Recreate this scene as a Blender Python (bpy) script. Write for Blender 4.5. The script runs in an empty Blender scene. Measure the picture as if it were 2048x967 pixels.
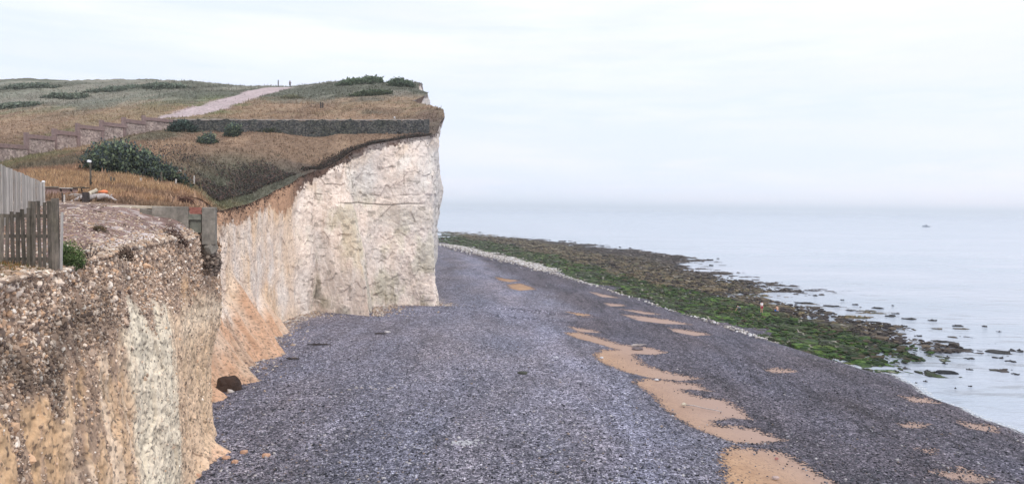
import bpy, bmesh, math, random
import numpy as np
from mathutils import Vector, Matrix, Euler
random.seed(7); rng = np.random.default_rng(11)
scene = bpy.context.scene
COL = scene.collection
R = math.radians
# ------------------------------------------------------------------ camera
CZ = 15.5; F = 1500.0
cam_d = bpy.data.cameras.new('camera'); cam = bpy.data.objects.new('camera', cam_d); COL.objects.link(cam)
cam_d.sensor_width = 36; cam_d.lens = 36 * F / 2048; cam_d.clip_end = 60000; cam_d.clip_start = 0.1
PITCH = math.atan(69.5 / F)
Mc = Matrix.Rotation(R(90) - PITCH, 4, 'X') @ Matrix.Rotation(R(0.74), 4, 'Z')
Mc = Matrix.Translation((0, 0, CZ)) @ Mc
cam.matrix_world = Mc; scene.camera = cam
R3 = np.array(Mc.to_3x3())
def ray(px, py):
    v = R3 @ np.array([(px - 1024) / F, -(py - 483.5) / F, -1.0]); return v / v[1]
def at(px, py, d):
    v = ray(px, py); return np.array([v[0] * d, d, CZ + v[2] * d])
def proj(P):
    q = (np.asarray(P) - np.array([0, 0, CZ])) @ R3
    return 1024 + F * q[..., 0] / -q[..., 2], 483.5 - F * q[..., 1] / -q[..., 2]
# ------------------------------------------------------------------ noise
def _h(i, j, k, s):
    h = (i.astype(np.uint32) * np.uint32(374761393) + j.astype(np.uint32) * np.uint32(668265263)
         + k.astype(np.uint32) * np.uint32(2246822519) + np.uint32((s * 3266489917) & 0xffffffff))
    h = (h ^ (h >> np.uint32(13))) * np.uint32(1274126177)
    h = h ^ (h >> np.uint32(16))
    return h.astype(np.float64) / 2147483647.5 - 1.0
def vn(x, y, z, s=0):
    x, y, z = np.broadcast_arrays(x, y, z)
    xi = np.floor(x).astype(np.int64); yi = np.floor(y).astype(np.int64); zi = np.floor(z).astype(np.int64)
    fx, fy, fz = x - xi, y - yi, z - zi
    u, v, w = [t * t * t * (t * (t * 6 - 15) + 10) for t in (fx, fy, fz)]
    def c(a, b, e): return _h((xi + a) & 0xffffffff, (yi + b) & 0xffffffff, (zi + e) & 0xffffffff, s)
    x00 = c(0,0,0) * (1-u) + c(1,0,0) * u; x10 = c(0,1,0) * (1-u) + c(1,1,0) * u
    x01 = c(0,0,1) * (1-u) + c(1,0,1) * u; x11 = c(0,1,1) * (1-u) + c(1,1,1) * u
    return (x00 * (1-v) + x10 * v) * (1-w) + (x01 * (1-v) + x11 * v) * w
def fbm(x, y, z, o=4, s=0, g=0.5):
    r = 0; a = 1.0; t = 0
    for i in range(o):
        r = r + a * vn(x * 2**i + 17.3*i, y * 2**i + 5.1*i, z * 2**i + 9.7*i, s + i); t += a; a *= g
    return r / t
def cellv(x, y, z, s=0):
    """nearest-cell value and distance (voronoi) for blocky facets"""
    x, y, z = np.broadcast_arrays(x, y, z)
    xi = np.floor(x).astype(np.int64); yi = np.floor(y).astype(np.int64); zi = np.floor(z).astype(np.int64)
    best = np.full(x.shape, 9.0); sec = np.full(x.shape, 9.0); val = np.zeros(x.shape)
    for a in (-1, 0, 1):
        for b in (-1, 0, 1):
            for c in (-1, 0, 1):
                i, j, k = (xi+a) & 0xffffffff, (yi+b) & 0xffffffff, (zi+c) & 0xffffffff
                px = xi + a + 0.5 + 0.45*_h(i,j,k,s); py = yi + b + 0.5 + 0.45*_h(i,j,k,s+1); pz = zi + c + 0.5 + 0.45*_h(i,j,k,s+2)
                d = (px-x)**2 + (py-y)**2 + (pz-z)**2
                m = d < best
                sec = np.where(m, best, np.minimum(sec, d)); best = np.where(m, d, best); val = np.where(m, _h(i,j,k,s+3), val)
    return val, np.sqrt(best), np.sqrt(sec)
def sm(a, b, x):
    t = np.clip((x - a) / (b - a), 0, 1); return t * t * (3 - 2 * t)
def lin(c):
    c = np.asarray(c, float) / 255; return np.where(c <= .04045, c / 12.92, ((c + .055) / 1.055) ** 2.4)
def alb(c, k=0.85): return np.clip(lin(c) / k, 0, 0.92)
def mixc(a, b, m): return a * (1 - m[..., None]) + b * m[..., None]
# ------------------------------------------------------------------ scene helpers
def tag(o, label=None, cat=None, group=None, kind=None):
    if label: o['label'] = label
    if cat: o['category'] = cat
    if group: o['group'] = group
    if kind: o['kind'] = kind
    return o
def link(name, me, mat, parent=None, loc=None):
    o = bpy.data.objects.new(name, me); COL.objects.link(o)
    if mat: me.materials.append(mat)
    if parent: o.parent = parent
    if loc is not None: o.location = loc
    return o
def thing(name, label, cat, loc=(0, 0, 0), rz=0, group=None):
    o = bpy.data.objects.new(name, None); COL.objects.link(o); o.location = loc; o.rotation_euler = (0, 0, rz)
    o.empty_display_size = .2
    return tag(o, label, cat, group, 'thing')
def np_mesh(name, V, Fc, col=None, smooth=True, attrs=None):
    """V (n,3), Fc (m,k) same size faces"""
    me = bpy.data.meshes.new(name); n = len(V); m, k = Fc.shape
    me.vertices.add(n); me.vertices.foreach_set('co', np.ascontiguousarray(V, np.float32).ravel())
    me.loops.add(m * k); me.loops.foreach_set('vertex_index', np.ascontiguousarray(Fc, np.int32).ravel())
    me.polygons.add(m); me.polygons.foreach_set('loop_start', np.arange(0, m * k, k, dtype=np.int32))
    me.polygons.foreach_set('use_smooth', np.full(m, smooth))
    me.update(calc_edges=True)
    if col is not None:
        a = me.color_attributes.new('Col', 'FLOAT_COLOR', 'POINT')
        c = np.ones((n, 4), np.float32); c[:, :3] = col; a.data.foreach_set('color', c.ravel())
    for nm, v in (attrs or {}).items():
        a = me.attributes.new(nm, 'FLOAT', 'POINT'); a.data.foreach_set('value', np.ascontiguousarray(v, np.float32).ravel())
    return me
def grid_faces(n, m):
    i = np.arange(n - 1)[:, None] * m + np.arange(m - 1)[None, :]
    return np.stack([i, i + 1, i + m + 1, i + m], -1).reshape(-1, 4)
_bm = bmesh.new(); bmesh.ops.create_icosphere(_bm, subdivisions=1, radius=1)
ICO_V = np.array([v.co[:] for v in _bm.verts]); ICO_F = np.array([[v.index for v in f.verts] for f in _bm.faces]); _bm.free()
_bm = bmesh.new(); bmesh.ops.create_icosphere(_bm, subdivisions=2, radius=1)
ICO2_V = np.array([v.co[:] for v in _bm.verts]); ICO2_F = np.array([[v.index for v in f.verts] for f in _bm.faces]); _bm.free()
def rotmats(n, tilt=math.pi):
    a = rng.uniform(0, 2*math.pi, n); b = rng.uniform(-tilt, tilt, n); c = rng.uniform(-tilt, tilt, n)
    ca, sa, cb, sb, cc, sc = np.cos(a), np.sin(a), np.cos(b), np.sin(b), np.cos(c), np.sin(c)
    Z = np.zeros((n,3,3)); Z[:,0,0]=ca; Z[:,0,1]=-sa; Z[:,1,0]=sa; Z[:,1,1]=ca; Z[:,2,2]=1
    Y = np.zeros((n,3,3)); Y[:,0,0]=cb; Y[:,0,2]=sb; Y[:,2,0]=-sb; Y[:,2,2]=cb; Y[:,1,1]=1
    X = np.zeros((n,3,3)); X[:,1,1]=cc; X[:,1,2]=-sc; X[:,2,1]=sc; X[:,2,2]=cc; X[:,0,0]=1
    return Z @ Y @ X
def stones(name, C, S, colr, mat, tilt=0.5, flat=0.55, jit=0.16, big=False, smooth=True):
    n = len(C); Vb, Fb = (ICO2_V, ICO2_F) if big else (ICO_V, ICO_F)
    nv = len(Vb)
    sc = np.stack([rng.uniform(.8, 1.3, n), rng.uniform(.65, 1.0, n), rng.uniform(.8, 1.2, n) * flat], 1) * np.asarray(S)[:, None]
    V = Vb[None] * (1 + rng.normal(0, jit, (n, nv, 1)))
    V = np.clip(V, -.86, .86) * sc[:, None, :]
    V = np.einsum('nij,nvj->nvi', rotmats(n, tilt), V) + np.asarray(C)[:, None, :]
    Fc = (Fb[None] + (np.arange(n) * nv)[:, None, None]).reshape(-1, 3)
    col = np.repeat(colr, nv, 0)
    return link(name, np_mesh(name, V.reshape(-1, 3), Fc, col, smooth), mat)
def blades_mesh(name, C, size, colr, n_per=1, up=True, wid=0.12):
    """tufts of thin triangles"""
    C = np.repeat(C, n_per, 0); size = np.repeat(size, n_per); colr = np.repeat(colr, n_per, 0); n = len(C)
    az = rng.uniform(0, 2*math.pi, n); le = rng.uniform(0.05, 0.6, n)
    base = C + np.stack([rng.normal(0, .35, n), rng.normal(0, .35, n), np.zeros(n)], 1) * size[:, None]
    side = np.stack([np.cos(az), np.sin(az), np.zeros(n)], 1) * (size * wid)[:, None]
    az2 = rng.uniform(0, 2*math.pi, n)
    tip = base + np.stack([np.cos(az2)*le, np.sin(az2)*le, np.ones(n)], 1) * (size * rng.uniform(.5, 1.1, n))[:, None]
    V = np.stack([base - side, base + side, tip], 1).reshape(-1, 3)
    cc = np.repeat(colr * rng.uniform(.7, 1.3, (n, 1)), 3, 0)
    return np_mesh(name, V, np.arange(3*n).reshape(-1, 3), cc, False)
def leaf_arrays(C, size, colr):
    n = len(C); Q = np.array([[-.5,0,0],[0,-.28,0.1],[.5,0,0],[0,.28,0.1]])
    V = np.einsum('nij,vj->nvi', rotmats(n), Q) * size[:, None, None] + C[:, None, :]
    return V.reshape(-1, 3), np.arange(4*n).reshape(-1, 4), np.repeat(colr, 4, 0)
class MB:
    def __init__(s): s.V = []; s.F = []
    def box(s, c, d, rot=None, taper=1.0, jit=0.0):
        c = Vector(c); m = rot if rot is not None else Matrix.Identity(3)
        b = len(s.V)
        for z in (-.5, .5):
            for (x, y) in ((-.5,-.5), (.5,-.5), (.5,.5), (-.5,.5)):
                k = taper if z > 0 else 1
                v = Vector((x*d[0]*k + random.uniform(-jit, jit), y*d[1]*k + random.uniform(-jit, jit), z*d[2] + random.uniform(-jit, jit)))
                s.V.append(tuple(m @ v + c))
        for f in ((0,3,2,1), (4,5,6,7), (0,1,5,4), (1,2,6,5), (2,3,7,6), (3,0,4,7)): s.F.append([b+i for i in f])
        return s
    def bar(s, a, b, w, h, jit=0):
        a, b = Vector(a), Vector(b); d = b - a
        return s.box((a+b)/2, (w, h, d.length), d.to_track_quat('Z', 'Y').to_matrix(), jit=jit)
    def tube(s, pts, rad, n=8, cap=True):
        pts = [Vector(p) for p in pts]; rings = []
        for i, p in enumerate(pts):
            t = (pts[min(i+1, len(pts)-1)] - pts[max(i-1, 0)]).normalized()
            q = t.to_track_quat('Z', 'Y').to_matrix(); r = rad[i] if hasattr(rad, '__len__') else rad
            b = len(s.V); rings.append(b)
            for k in range(n):
                an = 2*math.pi*k/n; s.V.append(tuple(p + q @ Vector((math.cos(an)*r, math.sin(an)*r, 0))))
        for a, b in zip(rings, rings[1:]):
            for k in range(n): s.F.append([a+k, a+(k+1)%n, b+(k+1)%n, b+k])
        if cap: s.F.append([rings[0]+k for k in range(n)][::-1]); s.F.append([rings[-1]+k for k in range(n)])
        return s
    def build(s, name, mat, parent=None, loc=None, smooth=False, bevel=0.0):
        me = bpy.data.meshes.new(name); me.from_pydata([tuple(map(float, v)) for v in s.V], [], s.F); me.update()
        if smooth:
            for p in me.polygons: p.use_smooth = True
        o = link(name, me, mat, parent, loc)
        if bevel:
            md = o.modifiers.new('bevel', 'BEVEL'); md.width = bevel; md.segments = 1
        return o
# ------------------------------------------------------------------ materials
def new_mat(name):
    m = bpy.data.materials.new(name); m.use_nodes = True; nt = m.node_tree
    b = nt.nodes['Principled BSDF']; b.inputs['Roughness'].default_value = .9
    b.inputs['Specular IOR Level'].default_value = .2
    return m, nt, b
def N(nt, t, **kw):
    n = nt.nodes.new(t)
    for k, v in kw.items():
        if k in n.inputs.keys() if isinstance(k, str) else False: n.inputs[k].default_value = v
        else: setattr(n, k, v)
    return n
def mathn(nt, op, a, b=None, clamp=False):
    n = nt.nodes.new('ShaderNodeMath'); n.operation = op; n.use_clamp = clamp
    for i, v in enumerate((a, b)):
        if v is None: continue
        if isinstance(v, (int, float)): n.inputs[i].default_value = v
        else: nt.links.new(v, n.inputs[i])
    return n.outputs[0]
def mixn(nt, fac, a, b, mode='MIX'):
    n = nt.nodes.new('ShaderNodeMix'); n.data_type = 'RGBA'; n.blend_type = mode
    for i, v in ((0, fac), (6, a), (7, b)):
        if isinstance(v, (int, float)): n.inputs[i].default_value = v
        elif isinstance(v, (tuple, list, np.ndarray)): n.inputs[i].default_value = (*[float(q) for q in v][:3], 1)
        else: nt.links.new(v, n.inputs[i])
    return n.outputs[2]
def ramp(nt, fac, stops, interp='LINEAR'):
    n = nt.nodes.new('ShaderNodeValToRGB'); n.color_ramp.interpolation = interp; e = n.color_ramp.elements
    while len(e) < len(stops): e.new(0.5)
    for x, (p, c) in zip(e, stops):
        x.position = p; x.color = (*([float(c)]*3 if isinstance(c, (int, float)) else [float(q) for q in c]), 1)
    nt.links.new(fac, n.inputs[0]); return n.outputs[0]
def geo_pos(nt, scale=(1, 1, 1)):
    g = nt.nodes.new('ShaderNodeNewGeometry'); m = nt.nodes.new('ShaderNodeMapping'); m.inputs['Scale'].default_value = scale
    nt.links.new(g.outputs['Position'], m.inputs[0]); return m.outputs[0]
def noise(nt, vec, scale, detail=4, rough=.55):
    n = nt.nodes.new('ShaderNodeTexNoise'); n.inputs['Scale'].default_value = scale; n.inputs['Detail'].default_value = detail
    n.inputs['Roughness'].default_value = rough; nt.links.new(vec, n.inputs['Vector']); return n.outputs['Fac']
def voro(nt, vec, scale, feature='F1'):
    n = nt.nodes.new('ShaderNodeTexVoronoi'); n.feature = feature; n.inputs['Scale'].default_value = scale; nt.links.new(vec, n.inputs['Vector']); return n
def bump(nt, bsdf, h, strength, dist):
    n = nt.nodes.new('ShaderNodeBump'); n.inputs['Strength'].default_value = strength; n.inputs['Distance'].default_value = dist
    nt.links.new(h, n.inputs['Height']); nt.links.new(n.outputs[0], bsdf.inputs['Normal'])
def attr(nt, name):
    n = nt.nodes.new('ShaderNodeAttribute'); n.attribute_name = name; return n
def mat_vcol(name, var=.25, scale=6, bscale=8, bs=.5, bd=.05, rough=.92):
    m, nt, b = new_mat(name); a = attr(nt, 'Col').outputs['Color']; p = geo_pos(nt)
    f = ramp(nt, noise(nt, p, scale, 5, .65), [(.25, 1 - var*1.6), (.5, 1.0), (.78, 1 + var)])
    c = mixn(nt, 1.0, a, f, 'MULTIPLY'); nt.links.new(c, b.inputs['Base Color'])
    b.inputs['Roughness'].default_value = rough
    if bs: bump(nt, b, noise(nt, p, bscale, 5, .65), bs, bd)
    return m
def mat_plain(name, c1, c2, scale=5, stretch=(1, 1, 1), bs=.4, bd=.01, rough=.85):
    m, nt, b = new_mat(name); p = geo_pos(nt, stretch)
    f = noise(nt, p, scale, 6, .7)
    nt.links.new(ramp(nt, f, [(.3, c1), (.7, c2)]), b.inputs['Base Color']); b.inputs['Roughness'].default_value = rough
    bump(nt, b, f, bs, bd); return m
def per_island(m, lo, hi):
    nt = m.node_tree; b = nt.nodes['Principled BSDF']; src = b.inputs['Base Color'].links[0].from_socket
    g = nt.nodes.new('ShaderNodeNewGeometry'); r_ = ramp(nt, g.outputs['Random Per Island'], [(0, lo), (1, hi)]); nt.links.new(mixn(nt, 1.0, src, r_, 'MULTIPLY'), b.inputs['Base Color'])
def stain_mat(m, sc=1.3, lo=.6, hi=1.15, tint=(1, 1, 1)):
    nt = m.node_tree; b = nt.nodes['Principled BSDF']; src = b.inputs['Base Color'].links[0].from_socket
    r_ = ramp(nt, noise(nt, geo_pos(nt, (1, 1, .6)), sc, 6, .7), [(.32, tuple(lo*t_ for t_ in tint)), (.66, hi)]); nt.links.new(mixn(nt, 1.0, src, r_, 'MULTIPLY'), b.inputs['Base Color'])
M_leaf = mat_vcol('leaf_material', .2, 3, bs=0)
M_stone = mat_vcol('stone_material', .18, 14, 20, .3, .02)
M_wooddark = mat_plain('weathered_dark_wood', alb((70, 66, 62)), alb((128, 118, 108)), 9, (1.6, 1.6, .25), .6, .015)
M_woodpale = mat_plain('silvered_pale_wood', alb((150, 145, 140)), alb((196, 190, 184)), 8, (2.0, 2.0, .22), .5, .012)
M_drift = mat_plain('driftwood', alb((140, 132, 132)), alb((198, 190, 186)), 6, (1, 1, 1), .5, .015)
M_conc = mat_plain('old_concrete', alb((112, 108, 100)), alb((158, 150, 140)), 3, (1, 1, 1), .5, .02)
M_concpale = mat_plain('pale_concrete', alb((185, 175, 155)), alb((215, 205, 188)), 4, (1, 1, 1), .3, .01)
M_concgreen = mat_plain('mossy_concrete', alb((96, 100, 92)), alb((134, 132, 120)), 4, (1, 1, 1), .4, .02)
M_brick = mat_plain('red_brick', alb((125, 78, 70)), alb((165, 110, 98)), 7, (1, 1, 3), .5, .02)
M_dark = mat_plain('blackened_wood', alb((48, 44, 46)), alb((80, 74, 72)), 9, (2, 2, .3), .5, .01)
M_orange = mat_plain('orange_plastic', alb((226, 120, 80)), alb((240, 148, 105)), 2, (1, 1, 1), .1, .005, .5)
M_white = mat_plain('white_lamp_cap', alb((215, 218, 225)), alb((235, 236, 240)), 3, (1, 1, 1), .1, .005, .5)
per_island(M_wooddark, .5, 1.25); per_island(M_woodpale, .62, 1.2); stain_mat(M_wooddark, 2.2, .55, 1.15, (.95, 1, .9)); stain_mat(M_conc, 1.6, .55, 1.1); stain_mat(M_concgreen, 1.6, .6, 1.1); stain_mat(M_concpale, 1.5, .75, 1.05)
M_pinkstone = mat_plain('pink_rendered_wall', alb((140, 118, 112)), alb((178, 150, 142)), 3, (1, 1, 1), .5, .02)

# ------------------------------------------------------------------ plan: cliff line (top X, d, base X, d)
ST = np.array([(-10.0, 4, -9.0, 4), (-10.9, 12, -9.8, 12), (-12.0, 17.5, -10.8, 17.7), (-12.95, 21, -11.7, 21.3), (-13.9, 25, -12.8, 25.4), (-15.1, 31, -14.3, 31.6),
  (-15.9, 36, -15.6, 36.3), (-16.5, 40, -16.5, 40.2), (-16.8, 43, -17.2, 43.3), (-18.4, 44.6, -18.9, 45), (-22, 47, -22, 47.5), (-24.2, 53, -24.0, 53), (-24.6, 62, -24.3, 62),
  (-25.6, 72, -25.2, 72), (-26.6, 84, -26.3, 84), (-26.0, 91, -25.8, 91), (-25.1, 95, -25.0, 95.2), (-23.4, 95.8, -23.6, 94.2), (-21.6, 96.6, -17.2, 91.0), (-20.8, 97.3, -18.5, 99.6), (-17.8, 98.4, -17.0, 100.6),
  (-14.4, 99.5, -14.0, 101), (-11.2, 100.6, -10.7, 101), (-10.7, 102.5, -10.5, 103), (-10.6, 107, -12.0, 107.5), (-10.5, 114, -13.2, 115), (-11.4, 121, -14.4, 122), (-14.3, 130, -15.5, 131),
  (-19.5, 143, -19.5, 143), (-18.0, 156, -19, 156), (-18.6, 163, -20, 163), (-21.5, 170, -22, 170), (-23.2, 184, -24.5, 184), (-24.2, 200, -26, 200),
  (-31, 240, -33, 240), (-42, 300, -44, 300), (-75, 430, -78, 430), (-130, 620, -134, 620)], float)
def along(dens):
    """resample with px-based density"""
    out = []
    for i in range(len(ST) - 1):
        a, b = ST[i], ST[i+1]
        L = max(np.hypot(*(b[:2] - a[:2])), np.hypot(*(b[2:] - a[2:])))
        dm = max(12, (a[1] + b[1]) / 2)
        n = max(2, int(L / dm * dens))
        for k in range(n): out.append(a + (b - a) * k / n)
    out.append(ST[-1]); return np.array(out)
def baseX(d): return np.interp(d, ST[:, 3], ST[:, 2])
SHd = [-60, 4, 40, 52, 57.5, 71.5, 89, 107, 121, 144, 178, 231, 300, 430, 620]
SHx = [45, 38, 35.6, 34.6, 34.1, 33.4, 29.2, 24.4, 21.9, 16.5, 8.9, -4.3, -27, -66, -120]
def shoreX(d): return np.interp(d, SHd, SHx)
def zbeach(x, d):
    bx = baseX(d); wx = shoreX(d); t = (x - bx) / np.maximum(wx - bx, 4)
    z = 2.0 - 1.55 * np.clip((t - .22) / .78, 0, 1) ** 1.0
    z = z + np.where(t > 1, -(x - wx) * np.interp(d, [76, 92], [.20, .07]) + .35*np.where(t > .9, fbm(x*.16, d*.16, 0*x, 4, 9), 0), 0)
    z = z + .24 * np.sin((t * 7 + fbm(x * .03, d * .012, 0*x, 2, 5) * 2.2)) * sm(.25, .45, t) * sm(1.05, .8, t)
    z = z + .10 * fbm(x * .12, d * .08, 0*x, 3, 3)
    return z
# ------------------------------------------------------------------ hill table
HC = {
 -420: [(10,760),(14,700),(17.5,640),(20,600),(24,560),(30,500),(36,460),(45,430),(60,400),(70,370),(82,345),(110,300),(150,235),(200,178),(280,160)],
 0: [(10,760),(14,640),(17.5,566),(20,541),(24,505),(30,447),(36,418),(45,395),(58,360),(70,345),(83,329),(110,281),(150,225),(200,184),(250,168),(290,163)],
 50: [(14,620),(19,556),(21,540),(25,500),(30,450),(36,416),(45,393),(58,355),(72,335),(86,315),(112,273),(150,220),(200,183),(250,166),(290,162)],
 150: [(18,600),(22.5,542),(26,488),(30,452),(34,428),(38,413),(44,397),(52,375),(62,347),(75,325),(94,297),(112,262),(150,216),(200,182),(250,167),(290,163)],
 250: [(24,560),(28,502),(31,468),(35,436),(39,414),(44,402),(50,388),(60,360),(75,318),(90,292),(99,277),(112,255),(150,211),(200,178),(250,164),(290,161)],
 350: [(30,530),(34,485),(37,462),(38.6,440),(39.4,416),(43,411),(48,404),(55,392),(64,370),(75,330),(90,292),(106,262),(115,240),(150,203),(190,175),(230,164),(260,163)],
 400: [(33,540),(37,492),(39.5,468),(41,440),(42,418),(46,414),(54,405),(64,390),(72,360),(82,330),(95,290),(107,259),(116,238),(150,204),(187,178),(222,168),(250,166)],
 430: [(36,530),(40,512),(43,500),(45.5,426),(50,424),(62,424),(68,405),(75,378),(85,335),(95,292),(108,258),(116,236),(150,205),(185,181),(215,170),(240,172)],
 500: [(60,440),(72,412),(80,385),(88,342),(98,290),(109,254),(116,236),(140,213),(170,187),(196,175),(230,180)],
 580: [(70,420),(84,393),(90,358),(97,310),(104,274),(109,254),(116,236),(150,205),(190,176.5),(215,176)],
 640: [(80,410),(93,356),(96,338),(100,303),(105,272),(108,254),(114,236),(140,215),(165,193),(188,170),(200,172)],
 680: [(80,400),(93,345),(96.5,318),(100,290),(104,269),(107,255),(114,236),(135,217),(160,192),(182,166),(200,168)],
 720: [(80,380),(95,310),(98,293),(101,280),(104,266),(107,256),(114,236),(130,220),(155,192),(176,167),(200,168)],
 800: [(80,360),(96,290),(99.5,277),(102,270),(105,265),(112,240),(125,225),(145,200),(165,180),(178,168),(200,170)],
 860: [(80,360),(96,285),(100.6,271),(102,268),(104,262),(109,246),(115,236),(122,220),(130,210),(145,204),(156,191),(163,187),(172,184),(184,172),(200,172)],
 900: [(80,360),(96,283),(100.6,270),(104,258),(109,240),(115,232),(122,218),(130,210),(145,204),(156,191),(163,187),(172,184),(184,172),(200,172)],
}
DG = np.concatenate([np.arange(3, 60, .5), np.arange(60, 140, 1.), np.arange(140, 320, 3.), np.arange(320, 1400, 30.)])
PG = np.arange(-480, 1000, 10.)
def hy(px): return 483.5 - 69.5 + (px - 1024) * 0.01292
_rows = []
for p in sorted(HC):
    c = np.array(HC[p], float); z = CZ + (hy(p) - c[:, 1]) / F * c[:, 0] * 1.0
    _rows.append(np.interp(DG, c[:, 0], z))
_rows = np.array(_rows); ks = np.array(sorted(HC), float)
T = np.array([[np.interp(p, ks, _rows[:, j]) for j in range(len(DG))] for p in PG])
def blur(a, n, ax):
    p = np.pad(a, [(n, n) if i == ax else (0, 0) for i in range(2)], 'edge'); k = 2*n+1
    return sum(np.take(p, range(i, i + a.shape[ax]), ax) for i in range(k)) / k
T = blur(T, 1, 0); T = blur(T, 1, 1)
def zhill(x, d, rough=True):
    x = np.asarray(x, float); d = np.asarray(d, float)
    pa = 1024 + x / d * F * 1.0
    fi = np.clip((pa - PG[0]) / 10., 0, len(PG) - 1.001); i = fi.astype(int); fi = fi - i
    jj = np.interp(d, DG, np.arange(len(DG))); jj = np.clip(jj, 0, len(DG) - 1.001); j = jj.astype(int); fj = jj - j
    z = (T[i, j]*(1-fi) + T[i+1, j]*fi)*(1-fj) + (T[i, j+1]*(1-fi) + T[i+1, j+1]*fi)*fj
    if rough:
        am = np.interp(d, [20, 45, 100, 200, 300], [.10, .12, .25, .8, 1.1])
        fl = np.interp(x / d * F + 1024, [440, 490, 600, 640], [1, .12, .12, .7]); fl = np.where(d > 140, fl, 1)
        z = z + am * fl * (fbm(x * .12, d * .07, 0*x, 4, 21) + .35 * fbm(x * .7, d * .5, 0*x, 3, 22) )
    return z
def cast(px, py, zf, d0=15, d1=420):
    v = ray(px, py); ds = np.geomspace(d0, d1, 6000); z = CZ + v[2] * ds; g = zf(v[0] * ds, ds)
    w = np.nonzero(z <= g)[0]
    if len(w) == 0: d = d1
    else: d = ds[w[0]]
    return np.array([v[0] * d, d, float(zf(np.array([v[0] * d]), np.array([d]))[0])])
def hill(px, py, d0=15): return cast(px, py, zhill, d0)
def beach(px, py): return cast(px, py, zbeach, 20, 500)
def polydist(x, y, poly, closed=True):
    """signed distance: positive inside"""
    P = np.asarray(poly)[:, :2]; n = len(P); best = np.full(x.shape, 1e9); ins = np.zeros(x.shape, bool)
    for i in range(n if closed else n - 1):
        a = P[i]; b = P[(i+1) % n]; e = b - a
        t = np.clip(((x-a[0])*e[0] + (y-a[1])*e[1]) / (e @ e + 1e-9), 0, 1)
        best = np.minimum(best, np.hypot(x-a[0]-t*e[0], y-a[1]-t*e[1]))
        c = ((a[1] > y) != (b[1] > y)) & (x < (b[0]-a[0])*(y-a[1])/(b[1]-a[1]+1e-12)+a[0]); ins ^= c
    return np.where(ins, best, -best) if closed else -best

# ------------------------------------------------------------------ clifftop terrain
S = along(900.0)
nu = 520
x0 = S[:, 0]; d0 = S[:, 1]
a_e = x0 / d0
tt = np.linspace(0, 1, nu) ** 1.0
A = a_e[:, None] + (-1.0 - a_e[:, None]) * tt[None, :]
D = np.repeat(d0[:, None], nu, 1); X = A * D
Z = zhill(X, D)
edge_z = zhill(x0, d0)
P1 = 1024 + A * F
path_pts = [hill(px, py, 95) for px, py in ((345, 233), (385, 226), (425, 214), (470, 200), (510, 187), (538, 179), (556, 176))]
pathd = polydist(X, D, path_pts, False)
pw = np.interp(D, [105, 120, 200], [2.0, 2.6, 3.4])
n1 = fbm(X*.05, D*.03, 0*X, 4, 31); n2 = fbm(X*.3, D*.15, 0*X, 4, 32); n3 = fbm(X*1.4, D*1.1, 0*X, 3, 33)
Bq = 1.0
olive = alb((118, 116, 84), Bq); brown = alb((132, 112, 90), Bq); tan = alb((154, 132, 106), Bq); scrub = alb((88, 92, 76), Bq)
dark = alb((72, 66, 64), Bq); greygreen = alb((122, 126, 112), Bq); orange = alb((172, 138, 106), Bq); rub = alb((142, 120, 108), Bq)
green = alb((112, 124, 80), Bq); pathc = alb((176, 162, 156), Bq); pale = alb((214, 204, 192), Bq)
C = np.broadcast_to(brown, X.shape + (3,)).copy()
C = mixc(C, olive, sm(-.25, .25, n1 + .5*n2)); C = mixc(C, tan, sm(.05, .4, n2 + .3*n1) * .8)
C = mixc(C, scrub, sm(.12, .42, fbm(X*.11, D*.09, 0*X+3, 4, 35)) * .6)
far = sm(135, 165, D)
C = mixc(C, greygreen*1.1, far * .75); C = mixc(C, scrub, far * sm(-.02, .22, fbm(X*.035, D*.03, 0*X+3, 4, 36)) * .75)  # distant turf: grey-green, with haze painted in by lightening the colour
left = sm(560, 420, P1)
C = mixc(C, green, sm(118, 128, D) * sm(172, 150, D) * sm(380, 440, P1) * left * .7)
dry = sm(108, 112, D) * sm(165, 140, D) * sm(400, 470, P1) * sm(.8, 1.6, -pathd - 1.5)
C = mixc(C, tan * .92, dry * .8 * sm(-.5, .3, n2)); C = mixc(C, brown * .8, dry * sm(.1, .35, n1 + .3*n2) * .7)
C = mixc(C, tan, sm(112, 118, D) * sm(150, 130, D) * sm(420, 300, P1) * .55)
# dark scrub band below skyline right, and the dark edge fringe
C = mixc(C, scrub * .85, sm(148, 160, D) * sm(580, 630, P1) * sm(-.5, .1, n2) * .9)
edge_dist = (x0 - 0)[:, None] - X
C = mixc(C, dark * 1.15, sm(4.5, 1.0, edge_dist + 2.5*n2 + 2*(D-98).clip(-20, 0)*0) * sm(80, 92, D) * sm(132, 104, D) * .65)
C = mixc(C, scrub * 1.0, sm(9, 3, edge_dist + 8*n1) * sm(68, 78, D) * sm(98, 88, D) * .7)
# near: orange grass, then rubble ground
og = sm(41, 46, D + 2*n2) * sm(70, 60, D + 4*n1)
C = mixc(C, orange, og * .85); C = mixc(C, brown * .8, og * sm(.0, .3, n2) * .6)
rb = sm(43, 39, D + 1.5*n2)
C = mixc(C, rub, rb); C = mixc(C, rub * .62, rb * sm(0, .3, n2 + .4*n3)); C = mixc(C, pale * .9, rb * sm(.15, .4, fbm(X*2.2, D*2, 0*X, 3, 38)) * .6)
wp = [hill(px, py) for px, py in ((188, 490), (222, 478), (285, 470), (330, 462), (338, 468), (290, 490), (230, 500), (195, 500))]
C = mixc(C, pale*1.05, sm(-.3, .25, polydist(X, D, wp) + .9*n2 + .7*n3) * .9)
C = mixc(C, alb((150, 112, 70), Bq), sm(24, 21, D) * sm(120, 60, P1) * .6)
C = mixc(C, pathc, sm(-.9, .4, pathd + pw + .8*n2 + .5*n3))
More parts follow.
